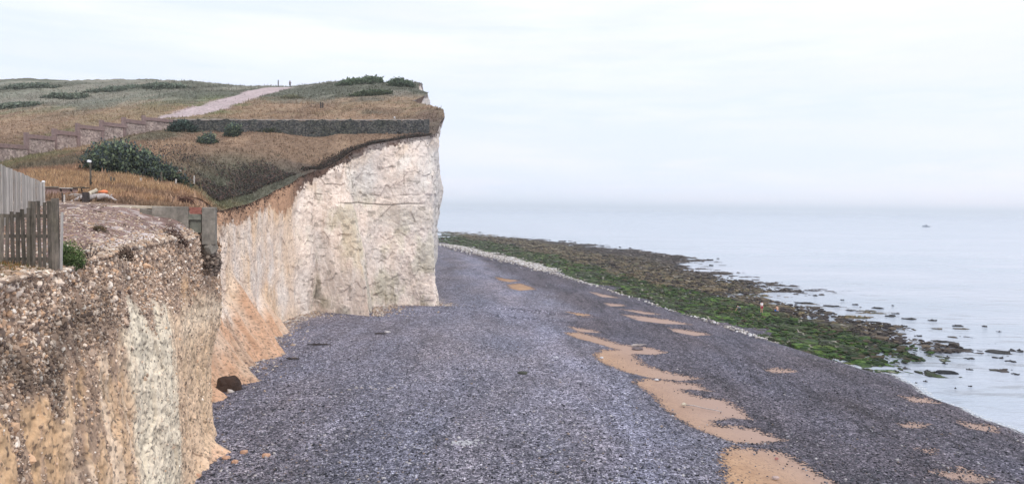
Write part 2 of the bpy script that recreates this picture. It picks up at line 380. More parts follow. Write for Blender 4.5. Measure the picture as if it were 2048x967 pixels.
C = C * (1 + .16 * n3 + .10 * n2)[..., None] * np.array([1.17, 1.14, 1.26])
HCOL = C.copy(); d0h = d0.copy(); a_eh = a_e.copy()
V = np.stack([X, D, Z], -1)
V[:, 0, :] += np.array([.12, 0, 0])
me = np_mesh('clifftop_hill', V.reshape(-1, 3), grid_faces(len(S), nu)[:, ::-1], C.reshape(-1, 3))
M_hill = mat_vcol('turf_material', .35, 2.2, 3.0, .8, .25)
hillo = link('hill', me, M_hill); tag(hillo, kind='structure')

# ------------------------------------------------------------------ cliff face
Sc = along(1500.0)
ns = len(Sc); nv = 300
tv = np.linspace(0, 1, nv)
tx, td, bx, bd = Sc.T
zt = zhill(tx, td); zb = zbeach(bx, bd) * 0 + 1.4
nearness = sm(35, 28, td)
pw_ = 1.0 + .9 * nearness
H = (tv[None, :] ** pw_[:, None])
PX = bx[:, None] + (tx - bx)[:, None] * H; PD = bd[:, None] + (td - bd)[:, None] * H; PZ = zb[:, None] + (zt - zb)[:, None] * tv[None, :]
# outward normal from smoothed tangent
g = np.stack([np.gradient(tx), np.gradient(td)], 1)
def blur1(a, n):
    p = np.pad(a, (n, n), 'edge'); c = np.cumsum(np.insert(p, 0, 0)); return (c[2*n+1:] - c[:-2*n-1]) / (2*n+1)
gx, gd = blur1(g[:, 0], 14), blur1(g[:, 1], 14); L = np.hypot(gx, gd) + 1e-9
nx, nd = (gd / L)[:, None], (-gx / L)[:, None]
top_taper = sm(0, .05, 1 - tv)[None, :]
far_c = sm(88, 93, PD)
# multi scale displacement in 3-D
big = fbm(PX*.22, PD*.22, PZ*.12, 3, 41)
flute = fbm(PX*.9, PD*.9, PZ*.18, 3, 42)
cv, c1, c2 = cellv(PX*.75, PD*.75, PZ*.6, 43)
cv2, c12, c22 = cellv(PX*2.1, PD*2.1, PZ*1.7, 47)
fine = fbm(PX*3.1, PD*3.1, PZ*2.6, 4, 44)
am_ = np.where(PD > 46, .68, .50)
disp = (.9 + .5*far_c)*big + np.where(PD > 44, .18, .30)*flute + am_*(.20*cv + .07*cv2 + .15*fine)
disp = disp * np.where(PD < 44, .62, 1.0) + np.where(PD < 46, 1, 0) * (.045*fbm(PX*7, PD*7, PZ*6, 3, 144) + .02*cellv(PX*6, PD*6, PZ*5, 145)[0])
disp = disp * (.45 + .55*sm(70, 60, PD) + .55*sm(88, 93, PD)).clip(0, 1)
# flint beds: small ledges
bedn = .25 * fbm(PX*.3, PD*.3, 0*PZ, 2, 50)
beds = np.zeros_like(PZ)
for zc, wd, st in ((22.0, .06, .2), (16.9, .08, .45), (15.75, .07, 1.0), (11.6, .06, .25), (9.0, .07, .35), (6.0, .06, .3), (3.6, .07, .4)):
    beds += st * np.exp(-((PZ - zc - bedn) / wd) ** 2) * sm(-.02, .3, fbm(PX*.9, PD*.9, 0*PZ + zc, 3, 51) + (.5 if zc == 15.75 else 0)) * (sm(-23, -20.5, PX) * sm(-11.5, -12.6, PX) if zc == 15.75 else 1)
beds = beds * sm(88, 92, PD)
disp = disp - .22 * beds
# cracks (vertical joints) on the far face
crk = np.exp(-(np.abs(vn(PX*.45, PD*.3, PZ*.05, 61)) / .035) ** 2) * far_c * sm(14, 18, PZ)
disp = disp - .15 * crk
# talus spurs
tal = np.zeros_like(PZ); talm = np.zeros_like(PZ)
for dc, ex, ht, wd in ((57.0, 5.4, 10.2, 3.8), (50.5, 4.2, 6.0, 2.2), (66.5, 5.2, 9.6, 4.0), (77.5, 3.0, 7.0, 3.6), (62, 3.8, 7.6, 2.0), (72, 3.4, 7.2, 2.0), (39.5, 2.0, 3.0, 2.8), (36.6, 1.4, 2.5, 1.5)):
    w = np.exp(-((bd[:, None] - dc) / wd) ** 2)
    hgt = ht * (w ** .5)
    hgt = hgt * (1 + .25*fbm(bx*.7, bd*.7, 0*bx, 3, 67))[:, None]
    t = ex * w * np.clip(1 - (PZ - 1.3) / np.maximum(hgt - 1.3, .1), 0, 1) ** 1.45
    tal = np.maximum(tal, t)
talm = sm(.15, .9, tal)
rill = fbm(PX*.25 + bd[:, None]*1.1, PD*.1, PZ*.10, 4, 66)
disp = disp * (1 - .55*talm) + tal * (1 + .25*fbm(bd[:, None]*.6, 0*PD, PZ*.15, 3, 68)) + talm * .75 * rill
disp = disp * top_taper
# bulge and undercut at the near corner
disp += .35 * np.exp(-((td[:, None] - 43) / 2.0) ** 2) * np.exp(-((PZ - 10.0) / 2.5) ** 2)
PX = PX + nx * disp; PD2 = PD + nd * disp
# ---- colours
q = lambda c: alb(c, .80)
cream = q((220, 205, 193)); white = q((230, 219, 211)); warm = q((216, 188, 160)); ochre = q((198, 164, 128)); rust = q((184, 142, 112))
grey = q((188, 184, 182)); stain = q((178, 168, 140)); gstain = q((142, 138, 118)); rubc = q((158, 136, 120)); drk = q((118, 102, 90)); soil = q((92, 74, 66))
a1 = fbm(PX*.35, PD*.35, PZ*.22, 4, 71); a2 = fbm(PX*1.1, PD*1.1, PZ*.5, 4, 72); a3 = fbm(PX*4, PD*4, PZ*3, 3, 73); vs = fbm(PX*.8, PD*.8, PZ*.07, 3, 74)
Cc = np.broadcast_to(cream, PX.shape + (3,)).copy()
# far headland
Cc = mixc(Cc, white, sm(-.2, .45, a1*1.2 + .4*a2) * .6)
Cc = mixc(Cc, stain, sm(-.05, .4, a1 + .4*a2) * far_c * sm(19, 14, PZ) * .65)
Cc = mixc(Cc, stain*.98, np.exp(-((PZ - 14.2)/1.5)**2) * far_c * sm(-20, -16, PX) * .35)
Cc = mixc(Cc, gstain, sm(.0, .35, a1 + .5*a2 + .15) * far_c * sm(7.0, 4.0, PZ) * sm(-17.0, -19, PX) * .6)
side = sm(101.5, 103.5, PD); Cc = mixc(Cc, grey * .96, side * .75)
# recess wall: warm
rec = sm(43.5, 46, PD) * sm(97, 86, PD)
Cc = mixc(Cc, warm, rec * sm(-.6, .5, a1 + .2*vs + .1) * .8); Cc = mixc(Cc, ochre*1.15, rec * sm(.15, .6, .4*vs + .7*a2 + .5*a1) * .4)
Cc = mixc(Cc, white, rec * sm(.05, .45, -.4*vs + .5*a2 - .6*a1) * .25)
Cc = Cc * (1 - .10*(talm*rec)[..., None])
Cc = mixc(Cc, q((192, 166, 144)), talm * rec * .75)
Cc = mixc(Cc, rust*1.05, talm * rec * sm(-.2, .25, rill + .3*a2) * .7); Cc = mixc(Cc, q((172, 146, 126)), talm * rec * sm(-.05, .3, -rill + .3*a2) * .9); Cc = mixc(Cc, q((132, 106, 90)), talm * rec * sm(.2, .42, -rill + .3*a2) * .8)
# near cliff
nr = sm(46, 43.5, PD)
Cn = np.broadcast_to(warm * .98, PX.shape + (3,)).copy()
Cn = mixc(Cn, q((232, 210, 188)), sm(25.8, 26.8, PD + .5*a2) * sm(33.0, 31.0, PD + 1.6*a1) * (.85 + .15*sm(-.3, .2, a2)))
Cn = mixc(Cn, q((198, 172, 142)), sm(31.5, 33.5, PD + .8*a1) * sm(-.5, .4, a1 + .4*a2) * .55)
Cn = mixc(Cn, q((226, 204, 180)), sm(33, 36, PD) * np.exp(-((PZ - 9.6 + .4*a1)/.9)**2) * .7)
strk = sm(26.8, 25.8, PD + .6*a2) * sm(19.8, 21.2, PD + .5*a2)
rubm = sm(-.06, .14, vs*1.2 + .5*a2 + .04) * strk
rubm = np.maximum(rubm, sm(.10, .22, vs*1.2 + .5*a2 + .0) * sm(27.5, 26, PD) * .95)
rubm = np.maximum(rubm, sm(.22, .34, a1 + .6*a2) * sm(21, 19.5, PD) * .9)
Cn = mixc(Cn, ochre, sm(27.5, 25.5, PD) * .55)
Cn = mixc(Cn, ochre * 1.0, sm(22.8, 21.6, PD + .5*a2) * .8)
Cn = mixc(Cn, q((222, 200, 176)), sm(.1, .3, -vs + .3*a2) * strk * .7)
capz = np.interp(td, [12, 17.5, 20, 24.5, 26, 30, 33, 36, 40, 43], [11.0, 10.9, 10.7, 10.7, 11.2, 10.7, 10.7, 10.4, 10.6, 10.7])[:, None] + 1.1*a1 + 1.3*vs + .8*a2
capm = sm(-.35, .35, PZ - capz)
rubm = np.maximum(rubm * .9, capm)
lowr = sm(20.0, 18.4, PD + .6*a1) * sm(9.9, 9.0, PZ) ; 
rubm = np.maximum(rubm, .0 * lowr)
Cn = mixc(Cn, rubc, rubm * .92)
darkm = capm * np.exp(-((PZ - capz - .9)/1.0)**2) * sm(29, 22, PD) * sm(-.4, .2, a2 + .2)
Cn = mixc(Cn, drk, darkm * .8); Cn = mixc(Cn, rubc * 1.25, capm * sm(.0, .3, a2 + .2*a3) * .5 * (1 - darkm))
Cn = mixc(Cn, ochre, capm * np.exp(-((PZ - capz - .4)/.5)**2) * sm(33, 36, PD) * sm(-.1, .3, a1 + .3*a2) * .8)
Cc = mixc(Cc, Cn, nr) if False else Cc * (1 - nr[..., None]) + Cn * nr[..., None]
Cc = mixc(Cc, q((206, 172, 146)), talm * nr * .9)
# soil cap
cap = np.interp(td, [44, 50, 60, 75, 85, 92, 97, 101, 104, 115, 130, 160, 300], [.5, .6, .9, 2.0, 2.3, 1.9, .8, .8, .5, .9, 1.0, .8, .8])[:, None] * (1 + .8*fbm(tx*.22, td*.22, 0*tx, 3, 199)[:, None] + .4*a1 + .5*a3)
hz = zt[:, None] - PZ
sc_ = sm(cap + .15, cap - .15, hz) * (1 - nr)
soilc = mixc(np.broadcast_to(soil, PX.shape + (3,)).copy(), q((178, 142, 116)), sm(93, 86, PD) * sm(-.6, .2, a2 + .3))
Cc = mixc(Cc, soilc, sc_)
Cc = mixc(Cc, ochre*1.05, sm(cap + 2.2, cap + .1, hz + a2) * (1 - sc_) * (1 - nr) * sm(-.2, .3, a1 + .4*a2) * .45)
Cc = mixc(Cc, q((84, 76, 72)), np.clip(beds*1.0, 0, 1) * .7)
Cc = mixc(Cc, q((130, 114, 100)), crk * .4)
Cc = Cc * (1 + np.where(PD > 46, .07, .13)*a3 + .06*a2 + .04*cv2)[..., None]
spk = sm(.45, .6, vn(PX*5, PD*5, PZ*7, 88)) * .35
Cc = mixc(Cc, q((96, 84, 74)), spk * (1 - .5*far_c))
flk = sm(.50, .62, vn(PX*9, PD*9, PZ*11, 188)) * sm(90, 60, PD); Cc = mixc(Cc, q((74, 66, 64)), flk * .7)
Cc = Cc * (1.10 - np.where(PD > 46, .14, .28)*sm(.02, .30, -(fine + .6*cv2*.4)) * (1 - capm*nr))[..., None]  # cavity shade painted into the colour: hollows of the fine relief darkened
strat = fbm(PX*.05, PD*.05, PZ*1.5, 4, 191); Cc = Cc * (1 + .13*strat*far_c)[..., None]
jn = np.exp(-(np.abs(fbm(PX*.55, PD*.55, PZ*.09, 3, 192)) / .018) ** 2) * far_c * sm(-.1, .2, a1 + .1); Cc = mixc(Cc, q((150, 136, 122)), jn * .55)
Cc = mixc(Cc, grey, far_c * sm(-.3, .3, fbm(PX*.2, PD*.2, PZ*.2, 3, 193)) * .4)
Cc = mixc(Cc, q((120, 112, 102)), far_c * sm(.55, .68, vn(PX*1.6, PD*1.6, PZ*3.2, 194)) * .5)
blk = fbm(PX*.12 + 3, PD*.12, PZ*.10, 3, 190); Cc = Cc * (1 + .14*blk*far_c)[..., None]
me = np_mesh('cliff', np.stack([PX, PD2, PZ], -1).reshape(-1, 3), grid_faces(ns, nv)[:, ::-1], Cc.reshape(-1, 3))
M_cliff = mat_vcol('chalk_material', .11, 5, 4.5, .5, .08)
cl = link('cliff', me, M_cliff); tag(cl, kind='structure')
CP = np.stack([PX, PD2, PZ], -1)

# ------------------------------------------------------------------ loose stones on the near cliff
def pick(mask, n):
    idx = np.nonzero((mask > rng.uniform(0, 1, mask.shape)))
    # weight by area ~ spacing
    k = rng.integers(0, len(idx[0]), n); return idx[0][k], idx[1][k]
nearm = rubm * nr * (td[:, None] > 13) * (td[:, None] < 43.5)
wgt = nearm * (.22 + .78 * capm) * (.25 + .75*sm(-.35, .25, fbm(PX*.7, PD*.7, PZ*.7, 3, 77)))
wgt = np.maximum(wgt, .012 * nr * (td[:, None] > 13))
i, j = pick(wgt, 26000)
cen = CP[i, j] + np.stack([nx[i, 0], nd[i, 0], np.zeros(len(i))], 1) * .02
sz = np.exp(rng.normal(math.log(.028), .55, len(i))) * np.where(PZ[i, j] > capz[i, j] + .9, 1.3, 1.0)
sz = np.clip(sz, .02, .19)
pal = np.array([q((198, 182, 166)), q((172, 150, 132)), q((146, 126, 110)), q((106, 92, 84)), q((186, 154, 126)), q((218, 208, 196))])
w1 = rng.choice(6, len(i), p=[.2, .26, .24, .17, .09, .04])
sc = pal[w1] * rng.uniform(.9, 1.35, (len(i), 1)) * (1 - .55*darkm[i, j])[:, None] * 1.15
o = stones('flint_rubble', cen, sz, sc, M_stone, 1.2, .6, .2, False, False); tag(o, 'pinkish grey flint rubble spilling down the face of the near cliff', 'rubble', kind='stuff')
# stones scattered on flat ground behind the near cliff edge
gx_ = []; 
for k in range(9000):
    px = rng.uniform(-30, 425); d = rng.uniform(17, 40.5)
    xx = (px - 1024) / F * d; ed = np.interp(d, ST[:, 1], ST[:, 0])
    if xx < ed - .05 and not (d > 37 and rng.random() < .6): gx_.append((xx, d))
for k in range(3600):
    d = rng.uniform(17, 41.5); gx_.append((np.interp(d, ST[:, 1], ST[:, 0]) - rng.exponential(.28) + .10, d))
gx_ = np.array(gx_); gz = zhill(gx_[:, 0], gx_[:, 1]); n = len(gx_)
edn = sm(1.2, .2, np.interp(gx_[:, 1], ST[:, 1], ST[:, 0]) - gx_[:, 0])
sz = np.clip(np.exp(rng.normal(math.log(.033), .5, n)) * (1 + .7*edn), .015, .14)
sz = np.where((polydist(gx_[:, 0], gx_[:, 1], wp) > .1), sz*.6, sz)
w1 = rng.choice(6, n, p=[.24, .28, .22, .12, .08, .06])
inw = polydist(gx_[:, 0], gx_[:, 1], wp) > -.1
o = stones('ground_rubble', np.column_stack([gx_, gz + .01]), sz, pal[w1] * rng.uniform(.8, 1.15, (n, 1)), M_stone, .6, .55)
tag(o, 'broken flint and chalk rubble strewn over the bare ground by the fence', 'rubble', kind='stuff')

# ------------------------------------------------------------------ beach
nb_d, nb_x = 620, 420
dd = 1 / np.linspace(1/6.0, 1/640.0, nb_d) if False else np.concatenate([np.linspace(2, 28, 30), 1/np.linspace(1/28.5, 1/600., nb_d - 30)])
ux = np.linspace(0, 1, nb_x)
bxl = baseX(dd) - 6; wxr = shoreX(dd) + np.interp(dd, [0, 80, 200], [14, 14, 10])
X = bxl[:, None] + (wxr - bxl)[:, None] * ux[None, :]; D = np.repeat(dd[:, None], nb_x, 1)
Z = zbeach(X, D)
SAND = [
 [(1128,664),(1160,664),(1200,674),(1245,688),(1300,694),(1335,703),(1310,708),(1270,706),(1275,716),(1290,728),(1320,738),(1362,748),(1402,756),(1360,760),(1300,754),(1250,742),(1205,724),(1188,710),(1205,698),(1235,698),(1190,684),(1150,674)],
 [(1264,762),(1300,756),(1345,762),(1395,767),(1422,781),(1380,777),(1362,778),(1400,792),(1450,797),(1482,815),(1505,838),(1462,834),(1425,840),(1430,848),(1470,850),(1512,856),(1568,878),(1520,886),(1470,884),(1420,866),(1372,846),(1330,816),(1300,784)],
 [(1436,905),(1462,893),(1520,896),(1570,904),(1610,926),(1650,950),(1720,1000),(1700,1100),(1480,1080),(1455,960),(1445,930)]]
THIN = [[(1016,568),(1040,566),(1062,573),(1070,578),(1040,580),(1022,576)], [(992,553),(1012,557),(1040,560),(1020,563),(1000,560)], [(1130,622),(1165,626),(1195,633),(1165,632)], [(1140,652),(1180,658),(1200,664),(1160,662)],
 [(1240,617),(1275,620),(1320,628),(1290,627)],[(1245,628),(1290,632),(1345,640),(1380,648),(1330,646),(1280,640)],[(1340,655),(1380,660),(1420,668),(1390,670),(1350,662)],[(1180,583),(1210,588),(1240,595),(1205,593)],[(1210,605),(1240,607),(1250,611),(1220,611)],
 [(1530,737),(1580,736),(1590,742),(1550,744)],[(1800,790),(1850,795),(1880,804),(1830,802)],[(1800,845),(1850,846),(1840,853),(1810,852)],[(1920,842),(1985,850),(1990,862),(1940,854)],[(1870,943),(1930,936),(1985,955),(1960,962),(1900,955)],[(1840,895),(1870,897),(1860,905)]]
sandf = np.full(X.shape, -9.0)
for p in SAND + THIN:
    w = [beach(*c) for c in p]; dv = polydist(X, D, w); sandf = np.maximum(sandf, dv if p in SAND else dv + .15)
t = (X - baseX(D)[:, ]) / (shoreX(D) - baseX(D))
wet = sm(.55, .68, t + .05*fbm(X*.05, D*.03, 0*X, 3, 91)); 
chalkb = sm(3.2, 1.0, X - baseX(D) + 1.2*fbm(X*.8, D*.8, 0*X, 3, 95)) * sm(48, 54, D) * sm(120, 100, D)
Z = Z - .10 * sm(-.4, .5, sandf)
SWC = np.array([beach(*c) for c in ((905,480),(980,560),(1060,640),(1150,740),(1230,850),(1290,967),(1330,1100))])
sw = sm(5.0, 0, -polydist(X, D, SWC, False) + 2*fbm(X*.2, D*.1, 0*X, 2, 96))
me = np_mesh('beach', np.stack([X, D, Z], -1).reshape(-1, 3), grid_faces(nb_d, nb_x), None, True, {'sand': sandf, 'wet': wet, 'swash': sw, 'chalk': chalkb})
m, nt, b = new_mat('shingle_material')
p = geo_pos(nt)
def pebble(scale, seedoff):
    v = voro(nt, geo_pos(nt, (1, .8, 1)), scale); sep = nt.nodes.new('ShaderNodeSeparateColor'); nt.links.new(v.outputs['Color'], sep.inputs[0]); return v, sep
v1, s1 = pebble(9.5, 0); v2, s2 = pebble(4.2, 3)
mx = mathn(nt, 'ADD', mathn(nt, 'MULTIPLY', s1.outputs[0], .72), mathn(nt, 'MULTIPLY', s2.outputs[1], .28))
stonec = ramp(nt, mx, [(0, alb((46, 47, 54), 1)), (.3, alb((82, 83, 92), 1)), (.55, alb((115, 114, 124), 1)), (.8, alb((143, 142, 152), 1)), (1, alb((198, 198, 206), 1))])
gap = ramp(nt, v1.outputs['Distance'], [(.35, 1.0), (.75, .45)])
c = mixn(nt, .8, stonec, gap, 'MULTIPLY')
c = mixn(nt, 1.0, c, (1.50, 1.45, 1.52), 'MULTIPLY')
v3, s3 = pebble(1.9, 0); c = mixn(nt, .75, c, ramp(nt, s3.outputs[0], [(0, .80), (1, 1.20)]), 'MULTIPLY')
strk_ = noise(nt, geo_pos(nt, (1.0, .12, 1)), .8, 6, .7); wtt = attr(nt, 'wet').outputs['Fac']
dkm = mathn(nt, 'MULTIPLY', ramp(nt, strk_, [(.52, 0.0), (.60, 1.0)]), mathn(nt, 'ADD', mathn(nt, 'MULTIPLY', wtt, .45), .35)); c = mixn(nt, dkm, c, mixn(nt, 1.0, c, (.5, .5, .5), 'MULTIPLY'))
pat = noise(nt, geo_pos(nt, (.6, .22, 1)), .45, 5, .6)
c = mixn(nt, 1.0, c, ramp(nt, pat, [(.3, .72), (.5, 1.0), (.7, 1.22)]), 'MULTIPLY')
tint = ramp(nt, noise(nt, geo_pos(nt, (1, .4, 1)), .16, 3, .5), [(.35, (1.05, 1.0, .96)), (.65, (.96, 1.0, 1.05))]); c = mixn(nt, 1.0, c, tint, 'MULTIPLY')
sww = attr(nt, 'swash').outputs['Fac']; c = mixn(nt, mathn(nt, 'MULTIPLY', sww, .5), c, mixn(nt, 1.0, c, (1.42, 1.42, 1.46), 'MULTIPLY'))
wt = attr(nt, 'wet').outputs['Fac']; c = mixn(nt, wt, c, mixn(nt, 1.0, c, (.60, .57, .57), 'MULTIPLY'))
ch = attr(nt, 'chalk').outputs['Fac']
c = mixn(nt, mathn(nt, 'MULTIPLY', ch, mathn(nt, 'GREATER_THAN', s1.outputs[2], .55)), c, tuple(alb((200, 186, 176), 1)))
sf = attr(nt, 'sand').outputs['Fac']
sn = mathn(nt, 'ADD', sf, mathn(nt, 'MULTIPLY', mathn(nt, 'SUBTRACT', noise(nt, geo_pos(nt, (.7, 1, 1)), 1.0, 7, .8), .5), 1.9))
sn = mathn(nt, 'ADD', sn, mathn(nt, 'MULTIPLY', mathn(nt, 'SUBTRACT', s1.outputs[0], .5), .8))
smask = ramp(nt, sn, [(.0, 0.0), (.12, 1.0)])
sandc = ramp(nt, mathn(nt, 'ADD', mathn(nt, 'MULTIPLY', noise(nt, p, 2.6, 6, .75), .5), mathn(nt, 'MULTIPLY', noise(nt, p, .35, 4, .6), .5)), [(.38, alb((158, 122, 94), 1)), (.62, alb((198, 162, 130), 1))])
speck = mathn(nt, 'MULTIPLY', mathn(nt, 'GREATER_THAN', s1.outputs[1], .88), .6)
sandc = mixn(nt, speck, sandc, tuple(alb((110, 92, 82), 1)))
sandc = mixn(nt, wt, sandc, tuple(alb((176, 150, 138), 1)))
c = mixn(nt, smask, c, sandc)
nt.links.new(c, b.inputs['Base Color']); b.inputs['Roughness'].default_value = .8
hgt = mathn(nt, 'SUBTRACT', 1.0, v1.outputs['Distance'])
hgt = mathn(nt, 'ADD', hgt, mathn(nt, 'MULTIPLY', noise(nt, p, 1.2, 4), 1.5))
hgt = mathn(nt, 'MULTIPLY', hgt, mathn(nt, 'SUBTRACT', 1.0, mathn(nt, 'MULTIPLY', smask, .75)))
bump(nt, b, hgt, .9, .07)
o = link('beach', me, m); tag(o, kind='structure')
# real pebbles where the camera can tell them apart
n = 42000
dq = 1/rng.uniform(1/75., 1/31., n); pxq = rng.uniform(300, 2120, n); xq = (pxq - 1024) / F * dq
keep = (xq > baseX(dq) + .3) & (xq < shoreX(dq) + .5); xq, dq = xq[keep], dq[keep]
allp = [[beach(*c) for c in p_] for p_ in SAND]; sd = np.max([polydist(xq, dq, w) for w in allp], 0)
keep = (sd + .35*fbm(xq*1.5, dq*1.5, 0*xq, 2, 3) < -.05) | (rng.random(len(xq)) < .02 + .5*np.exp(-np.clip(sd, 0, 9)*2.0)); xq, dq = xq[keep], dq[keep]; n = len(xq)
sz = np.clip(np.exp(rng.normal(math.log(.042), .40, n)), .02, .14)
pb = np.array([alb(c_, 1) for c_ in ((50, 51, 57), (82, 83, 92), (114, 116, 125), (142, 141, 150), (192, 190, 196), (142, 128, 118))])
tq = (xq - baseX(dq)) / (shoreX(dq) - baseX(dq))
colq = pb[rng.choice(6, n, p=[.22, .28, .24, .16, .06, .04])] * np.where(tq > .62, .72, 1.05)[:, None]
wh = rng.random(n) < .008; sz = np.where(wh, rng.uniform(.06, .13, n), sz); colq[wh] = alb((196, 192, 194), 1) * rng.uniform(.6, 1.1, (wh.sum(), 1))
o = stones('shingle_pebbles', np.column_stack([xq, dq, zbeach(xq, dq) + .015]), sz, colq, M_stone, .4, .55); tag(o, 'blue grey flint pebbles lying over the near shingle', 'pebbles', kind='stuff')

# ------------------------------------------------------------------ reef
RO = [(885,463),(930,465),(980,471),(1100,481),(1230,496),(1300,502),(1360,508),(1412,516),(1395,524),(1375,531),(1420,545),(1470,560),(1530,570),(1575,577),(1540,583),(1470,590),(1500,598),(1560,608),(1620,618),(1660,632),(1700,642),(1755,648),(1800,655),(1770,668),(1790,678),(1850,688),(1900,694),(1880,702),(1800,706),(1815,720),(1770,724),(1700,722),(1640,712)]
ro = [at(px, py, 15.4*F/(py - hy(px)))[:2] for px, py in RO]
inner = [(shoreX(d) - 3, d) for d in (72, 80, 89, 107, 121, 144, 178, 231, 300)]
rpoly = np.array([tuple(p_) for p_ in ro] + inner)
nr_d, nr_x = 620, 760
dd = 1/np.linspace(1/62., 1/520., nr_d)
xl = shoreX(dd) - 4; xr = np.interp(dd, [60, 80, 110, 150, 200, 260, 330, 440, 520], [70, 76, 80, 76, 68, 54, 42, 4, -22])
xr = np.maximum(xr, xl + 10)
X = xl[:, None] + (xr - xl)[:, None] * np.linspace(0, 1, nr_x)[None, :]; D = np.repeat(dd[:, None], nr_x, 1)
sd = polydist(X, D, rpoly)
e1 = fbm(X*.09, D*.05, 0*X, 4, 101); e2 = fbm(X*.45, D*.3, 0*X, 4, 102)
rv, r1, r2 = cellv(X*.42 + .6*e2, D*.30 + .4*e2, 0*X, 103); rv2, r12, r22 = cellv(X*1.1, D*.8, 0*X + 4, 107)
kk = np.interp(D, [60, 120, 250, 450], [1.0, 1.0, 1.4, 2.0])
e3 = fbm(X*.16, D*.42, 0*X, 4, 112)
hh = np.where(sd > 0, np.clip(sd*.05/kk, 0, .34), np.clip(sd*.030/kk, -.6, 0)) + .12*e1 + .12*e2 + .34*e3 + .15*rv + .07*rv2 - .10*sm(.15, .0, r2 - r1)
hh = hh - .02
hh = np.where(hh > .03, .06 + .35*np.floor(hh / .16)*.16/.35*.9 + .12*(hh % .16), hh)
ti = X - shoreX(D)
Z = hh * 1.0 + .22*sm(10, 0, ti); Z = np.minimum(Z, 1.2)
Zb = zbeach(X, D)
Z = np.where(ti < 1, np.minimum(Z, Zb - .25 + .3*sm(-2, 1, ti)), Z)
g1 = alb((42, 66, 32), 1); g2 = alb((86, 116, 48), 1); br = alb((58, 52, 52), 1); br2 = alb((86, 76, 70), 1); ol = alb((98, 96, 60), 1); cb = alb((128, 110, 84), 1)
C = np.broadcast_to(br, X.shape + (3,)).copy(); C = mixc(C, br2, sm(-.2, .4, rv + .5*e2) * .7)
gw = np.interp(D, [60, 80, 110, 150, 200, 300, 450], [13, 18, 23, 17, 20, 26, 34])
tg = ti / gw + .35*e1*1.5 + .15*e2
mid = sm(.62, .82, tg) * sm(2.1, 1.5, tg) * sm(88, 110, D)
C = mixc(C, ol, mid * sm(-.5, .2, rv2 + e2 + .2) * .75); C = mixc(C, cb, mid * sm(.1, .5, rv2 + e2) * .8)
gm = sm(.95, .70, tg)
G = mixc(np.broadcast_to(g1, X.shape + (3,)).copy(), g2, sm(-.1, .5, rv2 + .6*e2)); G = mixc(G, br, sm(.1, .4, rv + .4*e2)*.55); G = mixc(G, ol, sm(.45, .75, -rv + .3*rv2) * .6)
C = mixc(C, G, gm * .93)
C = mixc(C, br * .6, sm(.10, .0, r2 - r1) * .8); C = mixc(C, br*.55, sm(.06, .0, r22 - r12) * .5)
C = mixc(C, br*.6, sm(.10, .0, Z) * .7)
C = mixc(C, alb((168, 160, 150), 1), sm(.78, .84, vn(X*1.7, D*1.0, 0*X, 120)) * .8 * sm(.0, .1, Z))
C = C * (1 + .35*fbm(X*2.5, D*1.6, 0*X, 3, 121))[..., None]
me = np_mesh('reef', np.stack([X, D, Z], -1).reshape(-1, 3), grid_faces(nr_d, nr_x), C.reshape(-1, 3), False)
M_reef = mat_vcol('seaweed_rock_material', .4, 2.5, 3, .8, .12, .75)
o = link('reef', me, M_reef); tag(o, kind='structure')
def zreef(px, py, h=.35): return at(px, py, (CZ - h)*F/(py - hy(px)))
RX, RD, RZ = X, dd, Z; gw_tab = [12, 16, 21, 17, 20, 26, 34]
def reefz(x, d):
    i = np.argmin(abs(RD - d)); j = np.argmin(abs(RX[i] - x)); return float(RZ[i, j])

# ------------------------------------------------------------------ sea
ys = np.concatenate([np.linspace(-80, 60, 20), np.geomspace(62, 30000, 200)]); 
nxs = 60
Xs = np.stack([np.linspace(-1, 1, nxs) * max(400, abs(y)*1.4) for y in ys]); Xs = Xs + 0
Ds = np.repeat(ys[:, None], nxs, 1)
Zs = np.zeros_like(Xs)
me = np_mesh('sea', np.stack([Xs, Ds, Zs], -1).reshape(-1, 3), grid_faces(len(ys), nxs), None, False)
m, nt, b = new_mat('sea_material')
p = geo_pos(nt, (.35, 1.0, 1))
w = noise(nt, p, .9, 4, .6); w2 = noise(nt, geo_pos(nt, (.012, .03, 1)), 1.0, 5, .6)
base = mixn(nt, ramp(nt, w2, [(.35, 0.0), (.65, 1.0)]), tuple(lin((172, 184, 200))), tuple(lin((194, 199, 214))))
sp_ = nt.nodes.new('ShaderNodeSeparateXYZ'); nt.links.new(geo_pos(nt), sp_.inputs[0])
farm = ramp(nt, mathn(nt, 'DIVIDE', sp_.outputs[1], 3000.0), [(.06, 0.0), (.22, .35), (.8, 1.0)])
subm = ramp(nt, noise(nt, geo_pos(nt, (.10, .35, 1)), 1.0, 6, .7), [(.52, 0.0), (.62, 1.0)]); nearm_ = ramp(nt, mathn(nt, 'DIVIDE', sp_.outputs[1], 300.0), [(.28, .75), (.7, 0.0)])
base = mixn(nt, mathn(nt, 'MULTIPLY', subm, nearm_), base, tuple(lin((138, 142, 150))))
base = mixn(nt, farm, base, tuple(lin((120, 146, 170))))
nt.links.new(base, b.inputs['Base Color'])
b.inputs['Roughness'].default_value = .14; b.inputs['Specular IOR Level'].default_value = .5; b.inputs['IOR'].default_value = 1.33
b.inputs['Specular Tint'].default_value = (1, 1, 1, 1)
bump(nt, b, mathn(nt, 'ADD', w, mathn(nt, 'MULTIPLY', noise(nt, geo_pos(nt, (.5, 2.2, 1)), 1.6, 3, .6), .5)), .7, .22)
o = link('sea', me, m); tag(o, kind='structure')

